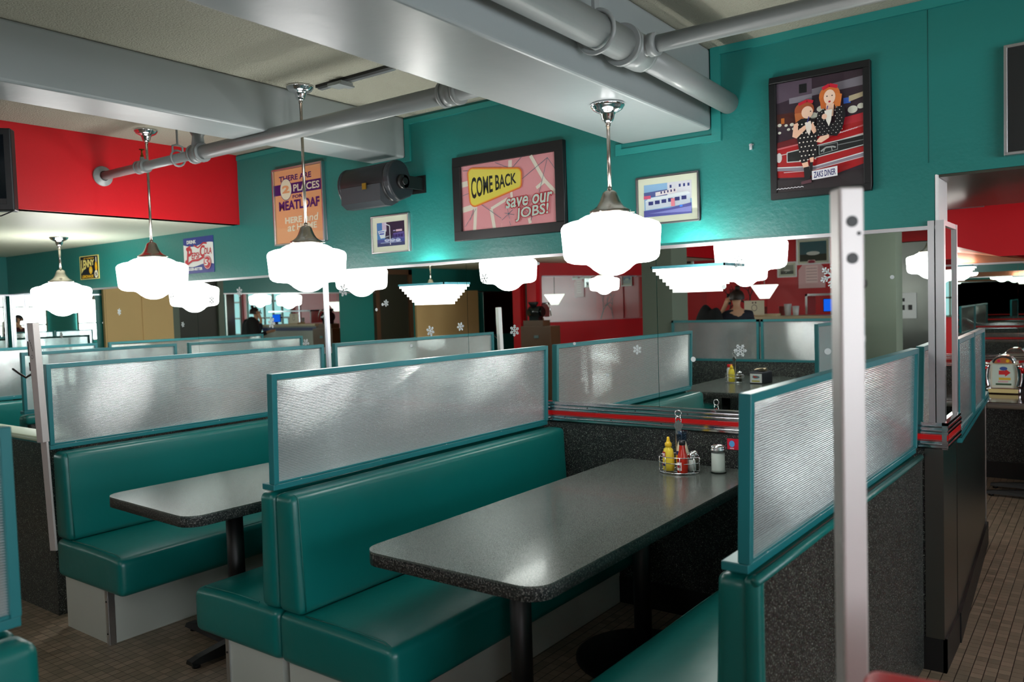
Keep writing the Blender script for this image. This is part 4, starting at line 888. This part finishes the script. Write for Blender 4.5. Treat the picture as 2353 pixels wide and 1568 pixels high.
g = MB(); pts = [(.075*math.cos(i*PI/14), .225+.06*math.sin(i*PI/14)) for i in range(15)]; g.prism(pts, -.075, .06, 'y'); bevel(g.build('crown', CHROME, t), .006)
g = MB().prism([(a_*.75, .225+(b_-.225)*.7) for a_, b_ in pts], -.078, -.074, 'y'); g.build('crown_window', mat('amber_window', (190,110,60), .3), t)
MB().cyl((-.028,-.08,.243), (-.028,-.077,.243), .011).build('red_dial', mat('magenta_dial', (210,30,90), .3), t); MB().cyl((.028,-.08,.243), (.028,-.077,.243), .011).build('yellow_dial', YC, t)
# table number tags seen in the far mirror
# ================================================================== SNOWFLAKE STICKERS
STK = mat('white_glitter_sticker', (186,194,196), .6)
def flake_mesh(R):
    g = MB(); T = .0006
    def bar(p, q, w_):
        d = Vector((q[0]-p[0], q[1]-p[1])); L = d.length; n_ = Vector((-d.y, d.x))/L*w_/2
        g.prism([(p[0]+n_.x, p[1]+n_.y), (p[0]-n_.x, p[1]-n_.y), (q[0]-n_.x, q[1]-n_.y), (q[0]+n_.x, q[1]+n_.y)], 0, T, 'z')
    for k in range(6):
        a_ = k*PI/3+.1; d = (math.cos(a_), math.sin(a_)); bar((0,0), (d[0]*R, d[1]*R), R*.15)
        for rr, ll in ((.42,.32), (.68,.28)):
            for sg in (-1, 1):
                b_ = a_+sg*PI/3.4; p = (d[0]*R*rr, d[1]*R*rr); bar(p, (p[0]+math.cos(b_)*R*ll, p[1]+math.sin(b_)*R*ll), R*.12)
    return g
def wall_pt(px, py, y=-.0008):
    v = fw + r_*((px-1176.5)/F_PX) - u_*((py-784)/F_PX); s = (y-CAM.y)/v.y; return CAM+v*s
fm = {}
flakes = [(1694,600,.030,'on the lamp reflection at right'), (1913,634,.052,'largest, beside the blurred post'), (1701,806,.030,'above the reflected napkin box'), (1182,760,.032,'left of the red reflected bench'), (1113,640,.030,'on the lamp reflection left of the pink poster'),
          (789,667,.042,'beside the tall chrome joint'), (486,690,.034,'on the lamp reflection at left'), (395,682,.03,'left of the mirror seam'), (1464,804,.024,'on the divider reflection near the seam'), (1058,751,.026,'below the left sconce'),
          (550,671,.036,'under the mirror top edge between two lamps'), (887,697,.022,'on the dark door reflection'), (420,746,.022,'on the dark door reflection at left'), (624,742,.040,'above the second divider'), (274,717,.03,'on the cardboard reflection'), (141,771,.03,'near the leaning post'), (70,775,.03,'by the left corner'),
          (989,761,.032,'beneath the left sconce near the divider'), (703,790,.034,'just above the divider top left of the chrome joint'), (828,889,.024,'low, seen over the centre divider')]
for px, py, R, l in flakes:
    p = wall_pt(px, py)
    if p.x > WX1-.04: continue
    key = R
    if key not in fm:
        o = flake_mesh(R).build('snowflake_sticker', STK, rot=ROT_W); fm[key] = o; q = o
    else: q = fm[key].copy(); COL.objects.link(q)
    q.location = p; tag(q, 'white snowflake sticker on the mirror, '+l, 'sticker', 'snowflake stickers on the mirror')
    q.rotation_euler = (PI/2, random.uniform(-.4, .4), 0)
dm = None
for px, py, R, l in [(1902,808,.0135,'left of the blurred post'), (1593,826,.012,'beside the short divider post reflection'), (1396,862,.008,'over the divider right of the seam'), (1320,790,.008,'on the red reflection'), (1663,660,.010,'beside the right sconce'), (945,795,.010,'below the left sconce'), (865,712,.010,'near the dark door reflection'), (2050,637,.008,'right of the blurred post'), (879,700,.009,'under the lamp reflection'), (1237,606,.008,'under the mirror top edge'), (586,703,.007,'between small lamp reflections'), (236,742,.006,'over the cardboard reflection')]:
    if dm is None: dm = MB().lathe([(0,.0006),(1,.0006),(1,0)], n=24, smooth=False).build('dot_sticker', STK); q = dm
    else: q = dm.copy(); COL.objects.link(q)
    q.location = wall_pt(px, py); q.rotation_euler = ROT_W; q.scale = (R, R, 1); tag(q, 'round white dot sticker on the mirror, '+l, 'sticker', 'dot stickers on the mirror')

# ================================================================== PLACES SEEN ONLY IN THE MIRRORS
def vx(px, Y):   # real-world x on the plane y=-Y whose reflection is seen at picture column px
    v = fw + r_*((px-1176.5)/F_PX) - u_*((690-784)/F_PX); s = (Y-CAM.y)/v.y; return (CAM+v*s).x
# red wall behind the counter
RY = -9.2
struct('wall_counter', MB().box(-4.6, 7, RY-.1, RY, 0, CZ), RED)
# slanted red partition with a mirror
A = Vector((vx(1232, 6.6), -6.6, 0)); B = Vector((vx(1478, 8.9), -8.9, 0)); D = (B-A); L = D.length; ang = math.atan2(D.y, D.x)
t = thing('red_partition', 'slanted red partition with a framed mirror, seen in the wall mirror', 'partition', (A.x, A.y, 0), ang)
MB().box(0, L, -.1, 0, 0, 1.22).box(0, L, -.1, 0, 1.92, CZ).box(-.25, .12, -.1, 0, 1.22, 1.92).box(L-.02, L, -.1, 0, 1.22, 1.92).build('panel', RED, t)
MB().box(.12, L-.02, -.05, -.04, 1.22, 1.92).build('mirror', MIRROR, t)
MB().box(.12, L, -.04, .01, 1.915, 1.935).box(.12, L, -.04, .01, 1.215, 1.23).build('mirror_trim', CHROME, t)
# red uprights left of it
for i, (c0, c1, m_) in enumerate(((1180,1197,RED),(1211,1226,RED))):
    pass
t = thing('red_door_frame', 'red door frame with a dark opening, seen in the mirror', 'door frame', (vx(1178, 6.3), -6.3, 0))
wq = vx(1232, 6.3)-vx(1178, 6.3)
MB().box(0, wq*.32, -.1, 0, 0, CZ).box(wq*.62, wq, -.1, 0, 0, CZ).box(0, wq, -.1, 0, 2.1, CZ).build('frame', RED, t)
MB().box(wq*.3, wq*.63, -.12, -.1, 0, 2.1).build('dark_opening', DDOOR, t)
# coffee mill on a brown cabinet
cx_ = vx(1228, 5.9)
t = thing('brown_cabinet', 'brown wooden cabinet under the old coffee mill, seen in the mirror', 'cabinet', (cx_, -5.9, 0))
bevel(MB().box(-.26, .26, -.25, .0, 0, 1.19).build('body', BROWN, t), .006); MB().box(-.22, .12, -.2, -.02, 1.19, 1.27).build('top_box', BROWN, t); MB().box(-.02, .06, .0, .01, 1.02, 1.06).build('latch', CHROME, t)
t = thing('coffee_mill', 'black old coffee mill with crank on the brown cabinet, seen in the mirror', 'coffee mill', (cx_-.05, -6.0, 1.27))
MB().cyl((-.09, 0, .12), (.1, 0, .12), .085, n=28).cyl((.1,0,.12), (.13,0,.12), .06).box(-.08, .08, -.06, .06, 0, .06).build('body', mat('black_enamel', (12,16,18), .1), t)
MB().lathe([(.03,0),(.05,.02),(.075,.06),(.07,.075),(0,.075)], (-.04, 0, .19), 20).build('hopper', BLACK, t)
MB().tube([(.1,0,.22), (.2,0,.24), (.24,0,.18), (.26,0,.06)], .008, 8).build('crank', CHROME, t)
# pictures on the red counter wall (glimpsed above the mirror reflections)
k = 0
for px, z, w_, c1, c2 in ((1577,2.05,.30,(120,50,60),(60,40,50)), (1606,1.78,.36,(70,100,150),(180,190,200)), (1810,1.80,.30,(160,160,150),(60,60,60)), (1870,1.98,.5,(60,110,120),(40,60,50))):
    x = vx(px, -RY); k += 1
    picture('framed_photo', ['pale framed red car picture on the red counter wall, seen in the mirror', 'framed blue picture on the red counter wall above the sconce, seen in the mirror', 'small framed photo right of the lamp reflection on the red counter wall', 'framed landscape photo near the blurred post on the red counter wall'][k-1], x+w_/2, z, w_, w_*.8, .02, WHITE, .02, art_plain(c1, c2), matw=.03, matm=CREAM, y=RY)
    o = [q for q in COL.objects if q.parent is None and q.name.startswith('framed_photo')][-1]
    o.rotation_euler = (PI/2, 0, PI)
# counter with till things
CX0, CX1 = vx(1640, 7.6), vx(1935, 7.6)
t = thing('service_counter', 'pale service counter behind the seated booths, seen in the mirror', 'counter', (CX0, -7.9, 0))
MB().box(0, CX1-CX0, 0, .5, 0, 1.2).build('cabinet', PLINTH, t); bevel(MB().box(-.03, CX1-CX0+.03, -.03, .55, 1.2, 1.24).build('countertop', mat('cream_counter', (226,206,170), .4), t), .005); MB().box(0, CX1-CX0, .5, .505, 1.1, 1.17).build('blue_strip', ink(40,50,110), t)
t = thing('steel_shelf', 'steel shelf unit with boxes at the counter end, seen in the mirror', 'shelf', (vx(1905, 8.3), -8.6, 0))
MB().box(-.3, 1.2, 0, .4, 1.5, 1.53).box(-.3, -.27, 0, .4, 1.24, 1.53).build('board', ALU, t); MB().box(.4, .44, .1, .14, 1.24, 1.95).build('upright', ALU, t)
t = thing('pink_menu_board', 'pale pink jukebox shaped board on the wall above the shelf, seen in the mirror', 'sign', (vx(1862, 9.1), RY+.01, 1.62)); t.rotation_euler = (PI/2, 0, PI)
a = Art(); a.poly([(-.2,0),(.2,0),(.2,.28),(.14,.36),(.07,.38),(.05,.43),(-.05,.43),(-.07,.38),(-.14,.36),(-.2,.28)], ink(236,190,190)); a.rect(-.09,.08,.09,.34, ink(250,220,216)); a.disc(0,.4,.05,.025, ink(160,30,60))
for i in range(5): a.line([(-.08,.12+.045*i),(.08,.12+.045*i)], .006, ink(140,80,90))
a.build('print', t)
t = thing('till_screen', 'small blue screen on the counter beside the blurred post, seen in the mirror', 'screen', (vx(1917, 7.7), -7.7, 1.24))
MB().box(-.14, .14, 0, .02, .04, .22).box(-.03,.03,0,.06,0,.04).build('case', BLACK, t); MB().box(-.13, .13, .02, .023, .05, .21).build('display', emis('blue_display', (20,90,220), 1.2), t)
for i, (px, h, r0, m_) in enumerate(((1810,.16,.05,WHITE), (1828,.13,.045,WHITE), (1756,.13,.04,JGLASS), (1796,.13,.04,JGLASS))):
    o = MB().lathe([(0,0),(r0*.8,0),(r0,h),(r0*.9,h),(r0*.75,.01)], n=20).build('cup', m_, loc=(vx(px, 7.65), -7.65, 1.24)); tag(o, ['stack of white cups left on the counter end, seen in the mirror', 'shorter white cup beside the stack on the counter, seen in the mirror', 'clear cup nearest the paper notice, seen in the mirror', 'clear cup right of the open book on the counter, seen in the mirror'][i], 'cup', 'cups on the counter')
t = thing('paper_notice', 'cream paper notice with a round emblem on the counter, seen in the mirror', 'notice', (vx(1737, 7.45), -7.38, 1.26)); t.rotation_euler = (PI/2, 0, PI)
a = Art(); a.rect(-.14,0,.14,.2, ink(244,230,204)); a.disc(0,.1,.04,.045, ink(90,70,60)); a.disc(0,.1,.033,.038, ink(244,230,204)); a.disc(-.02,.17,.012,.012, ink(120,90,80)); a.disc(.02,.17,.012,.012, ink(120,90,80)); a.build('print', t)
o = MB().box(-.2, .1, -.1, .1, 0, .03).build('open_book', ink(236,214,170), loc=(vx(1775, 7.6), -7.55, 1.241)); tag(o, 'cream open book lying on the counter, seen in the mirror', 'book')
t = thing('heat_lamp', 'white cone lamp hanging above the counter, seen in the mirror', 'lamp', (vx(1757, 8.4), -8.4, 1.48))
MB().lathe([(.07,0),(.20,.2),(.195,.205)], n=30).build('shade', SCON, t); MB().cyl((0,0,.2), (0,0,1.14), .006).build('cord', BLACKM, t)
# branch painting on the red wall
t = thing('branch_painting', 'red panel painted with black branches behind the person, seen in the mirror', 'painting', (vx(1652, 9.1)+.0, RY+.012, 1.15)); t.rotation_euler = (PI/2, 0, PI)
a = Art(); a.rect(-.75,0,.25,.85, ink(214,20,30))
random.seed(3)
def br(x, y, an, l, w_, d):
    if d == 0: return
    x2, y2 = x+math.cos(an)*l, y+math.sin(an)*l; x2 = max(-.74, min(.24, x2)); y2 = max(.01, min(.84, y2)); a.line([(x, y), (x2, y2)], w_, BLACKM)
    for q in (-1, 1): br(x2, y2, an+q*random.uniform(.2, .7), l*random.uniform(.6, .85), w_*.7, d-1)
br(-.6, .02, 1.0, .22, .03, 5); br(-.1, .02, 1.9, .2, .02, 4); a.build('print', t)
# windows of the street side (behind the camera, on the right): daylight
for i, (y0, y1) in enumerate(((-3.4,-1.6), (-6.2,-4.2), (-9.0,-7.0))):
    g = MB().box(6.97, 6.99, y0, y1, .9, 2.3); o = struct('window_%d' % (i+1), g, emis('daylight_pane_%d' % i, (232,238,244), WIN_E))
    fr = MB()
    for k in range(5): yy = y0+(y1-y0)*k/4; fr.box(6.93, 6.97, yy-.02, yy+.02, .9, 2.3)
    for k in range(4): zz = .9+1.4*k/3; fr.box(6.93, 6.97, y0, y1, zz-.02, zz+.02)
    fr.build('window_frame', GREYG, o)

for i, (x0_, x1_) in enumerate(((.75, 2.5), (2.8, 4.6))):
    o = struct('window_%d' % (i+4), MB().box(x0_, x1_, RY+.005, RY+.02, .95, 2.2), emis('street_pane_%d' % i, (170,220,226), 1.15))
    fr = MB()
    for k in range(6): xx = x0_+(x1_-x0_)*k/5; fr.box(xx-.02, xx+.02, RY+.02, RY+.06, .95, 2.2)
    for k in range(4): zz = .95+1.25*k/3; fr.box(x0_, x1_, RY+.02, RY+.06, zz-.02, zz+.02)
    fr.build('window_frame', GREYG, o)
struct('wall_pillar_square', MB().box(.36, .66, -5.4, -5.1, 0, CZ), GREYG)
tag(MB().cyl((1.02, -5.9, 0), (1.02, -5.9, CZ), .13, n=32).build('column', GREYG), 'round grey green column near the right end, seen in the mirror', 'column')
t = thing('switch_panel', 'white electrical panel with small switches between the pillar and round column, seen in the mirror', 'panel', (vx(2080, 6.9), -6.9, 0))
bevel(MB().box(-.35, .9, -.2, 0, 0, 2.1).build('cabinet', STEEL, t), .01); MB().box(-.2, .12, 0, .03, 1.2, 1.5).box(.3, .5, 0, .03, 1.5, 1.9).build('white_box', WHITE, t); MB().box(-.05, .0, .03, .036, 1.3, 1.36).box(.04, .08, .03, .036, 1.3, 1.36).box(-.05, .0, .03, .036, 1.4, 1.44).build('switch', BLACK, t)
# ================================================================== PEOPLE (seen in the mirrors)
def skin_mesh(name, pts, edges, m, parent, sub=2, loc=(0,0,0)):
    me = bpy.data.meshes.new(name); me.from_pydata([p[:3] for p in pts], edges, [])
    o = bpy.data.objects.new(name, me); COL.objects.link(o)
    sk = o.modifiers.new('s', 'SKIN'); sk.use_smooth_shade = True
    for v, p in zip(me.skin_vertices[0].data, pts): v.radius = (p[3], p[4] if len(p) > 4 else p[3])
    me.skin_vertices[0].data[0].use_root = True
    sb = o.modifiers.new('u', 'SUBSURF'); sb.levels = sb.render_levels = sub
    bpy.context.view_layer.update()
    nm = bpy.data.meshes.new_from_object(o.evaluated_get(bpy.context.evaluated_depsgraph_get())); bpy.data.objects.remove(o)
    nm.materials.clear(); nm.materials.append(m)
    for p in nm.polygons: p.use_smooth = True
    q = bpy.data.objects.new(name, nm); COL.objects.link(q); q.parent = parent; return q
SKIN = mat('skin', (214,160,128), .5)
def person(label, loc, rz, H, shirt, pants, hair, pose):
    """local frame: facing +y, x to the right, floor z=0"""
    t = thing('person', label, 'person', loc, rz); k = H/1.65
    sh = 1.34*k; hip = .90*k
    def V(x, y, z, a, b=None): return (x*k, y*k, z*k, a*k, (b or a)*k)
    LA, RA = pose['left'], pose['right']     # (elbow, wrist, handtip) each
    pts = [V(0,0,.92,.13,.10), V(0,0,1.08,.115,.09), V(0,.0,1.24,.13,.10), V(0,0,1.35,.10,.075), V(0,.0,1.42,.045), V(0,.02,1.48,.05), V(0,.03,1.545,.075,.088), V(0,.02,1.60,.055,.06)]
    e = [(i, i+1) for i in range(7)]
    for sg, arm in ((-1, LA), (1, RA)):
        b0 = len(pts); pts.append(V(sg*.15, 0, 1.33, .055)); pts += [V(*arm[0], .042), V(*arm[1], .028), V(*arm[2], .034, .02)]
        e += [(3, b0), (b0, b0+1), (b0+1, b0+2), (b0+2, b0+3)]
        w_ = Vector(arm[2]); dr = (Vector(arm[2])-Vector(arm[1])).normalized(); sd = dr.orthogonal().normalized()
        for fi in range(5):
            off = (fi-2)*.017; ln_ = (.05,.07,.075,.07,.05)[fi]; p1 = w_+sd*off+dr*ln_*.5; p2 = w_+sd*off*1.1+dr*ln_+Vector((0,.01,-.01))
            pts += [V(*p1, .009), V(*p2, .008)]; n0 = len(pts); e += [(b0+3, n0-2), (n0-2, n0-1)]
    for sg in (-1, 1):
        b0 = len(pts); pts += [V(sg*.09,0,.86,.09), V(sg*.10,.01,.48,.06), V(sg*.10,-.01,.09,.038), V(sg*.11,.11,.035,.035,.03)]; e += [(0, b0), (b0, b0+1), (b0+1, b0+2), (b0+2, b0+3)]
    body = skin_mesh('body', pts, e, SKIN, t)
    sp = [V(0,0,.90,.145,.115), V(0,0,1.08,.13,.105), V(0,0,1.24,.145,.115), V(0,0,1.35,.115,.088), V(0,0,1.40,.055)]; se = [(0,1),(1,2),(2,3),(3,4)]
    for sg, arm in ((-1, LA), (1, RA)):
        b0 = len(sp); a2 = Vector(arm[0])*.25+Vector(arm[1])*.75; sp += [V(sg*.155,0,1.33,.07), V(*arm[0],.055), V(*a2,.042)]; se += [(3,b0),(b0,b0+1),(b0+1,b0+2)]
    skin_mesh('shirt', sp, se, shirt, t)
    pp = [V(0,0,.93,.14,.11)]; pe = []
    for sg in (-1,1): b0 = len(pp); pp += [V(sg*.09,0,.84,.10), V(sg*.10,.01,.48,.072), V(sg*.10,-.01,.10,.055)]; pe += [(0,b0),(b0,b0+1),(b0+1,b0+2)]
    skin_mesh('trousers', pp, pe, pants, t)
    g = MB().lathe([(0,.0)]+[(.098*math.sin(a_), .098*1.15*(1-math.cos(a_))*1.0) for a_ in [i*PI/12 for i in range(1, 8)]], n=24)
    g.v = [(x*k, (y*1.08-.012)*k, (1.665-z*1.0)*k) for x, y, z in g.v]; g.v = [(x, min(y, .085*k) if z > 1.60*k else min(y, .03*k), z) for x, y, z in g.v]
    hr = g.build('hair', hair, t)
    if pose.get('bun'): MB().rbox(-.035*k, .035*k, -.085*k, -.02*k, 1.645*k, 1.71*k, .03*k).build('hair_bun', hair, t)
    fc = MB()
    for sg in (-1, 1): fc.lathe([(0,.009*k),(.009*k,0),(0,-.009*k)], (sg*.032*k, .112*k, 1.558*k), 10, m=BLACK); fc.lathe([(0,.03*k),(.012*k,.015*k),(.01*k,-.02*k),(0,-.03*k)], (sg*.088*k, .02*k, 1.55*k), 10, m=SKIN)
    fc.lathe([(0,.025*k),(.008*k,.01*k),(.014*k,-.012*k),(0,-.018*k)], (0, .122*k, 1.538*k), 10, m=SKIN); fc.box(-.022*k, .022*k, .108*k, .114*k, 1.500*k, 1.506*k, mat('lips', (150,60,60), .5))
    fc.build('face_features', None, t)
    return t
NAVY = mat('dark_navy_cloth', (30,30,44), .8); HAIR = mat('dark_brown_hair', (44,28,20), .5); PLAID = mat('dark_red_plaid_cloth', (74,16,26), .8, mottled=.6); JEAN = mat('dark_jeans', (28,32,44), .8)
wp = Vector((vx(1693, 6.5), -6.5, 0))
person('person in a dark tee with hair bun, on the phone at the counter', (wp.x, wp.y, 0), PI-.55, 1.60, NAVY, JEAN, HAIR,
       {'left': ((-.22,.10,1.08), (-.12,.30,1.15), (-.06,.34,1.16)), 'right': ((.27,.06,1.14), (.16,.10,1.40), (.115,.07,1.50)), 'bun': True})
o = MB().box(-.03, .03, -.006, .006, -.07, .07).build('phone', BLACK, loc=(wp.x-.115, wp.y-.03, 1.49), rot=(0.2, .1, -.5)); tag(o, 'black phone held at the ear of the person in the dark tee', 'phone')
g = MB().rbox(-.24, .24, -.16, .16, 0, 1.40, .14, warp=lambda q: (q[0]*(1-.45*max(0, (q[2]-.9)/.5)), q[1]*(1-.3*max(0, (q[2]-.9)/.5)), q[2]-.03*math.sin(q[0]*20)))
tag(g.build('hanging_coat', mat('black_cloth', (14,14,16), .85, bump=.5, bscale=12), loc=(vx(1628, 6.2), -6.2, 0)), 'black coat bunched over a chair back beside the phoning person, seen in the mirror', 'coat')
# photographer standing behind the camera
ph = math.atan2(fw.y, fw.x)-PI/2
bk_ = CAM-Vector((fw.x, fw.y, 0)).normalized()*.26
person('person in dark red plaid shirt raising a camera, seen in the corner mirror', (bk_.x, bk_.y, 0), ph, 1.60, PLAID, JEAN, mat('dark_hair', (24,22,24), .5),
       {'left': ((-.27,.10,1.20), (-.13,.19,1.44), (-.075,.22,1.49)), 'right': ((.27,.08,1.20), (.13,.16,1.45), (.085,.18,1.51))})
t = thing('photo_camera', 'black camera with lens held by the person in the red plaid shirt', 'camera', (CAM.x, CAM.y, CAM.z), ph)
bevel(MB().box(-.065, .065, -.135, -.095, -.045, .04).box(-.025, .025, -.13, -.1, .04, .06).build('body', BLACK, t), .006)
MB().cyl((0,-.095,0), (0,-.03,0), .038, n=28).build('lens', BLACKM, t); MB().cyl((0,-.031,0), (0,-.028,0), .03, n=28).build('front_glass', mat('dark_lens_glass', (10,14,22), .05), t)
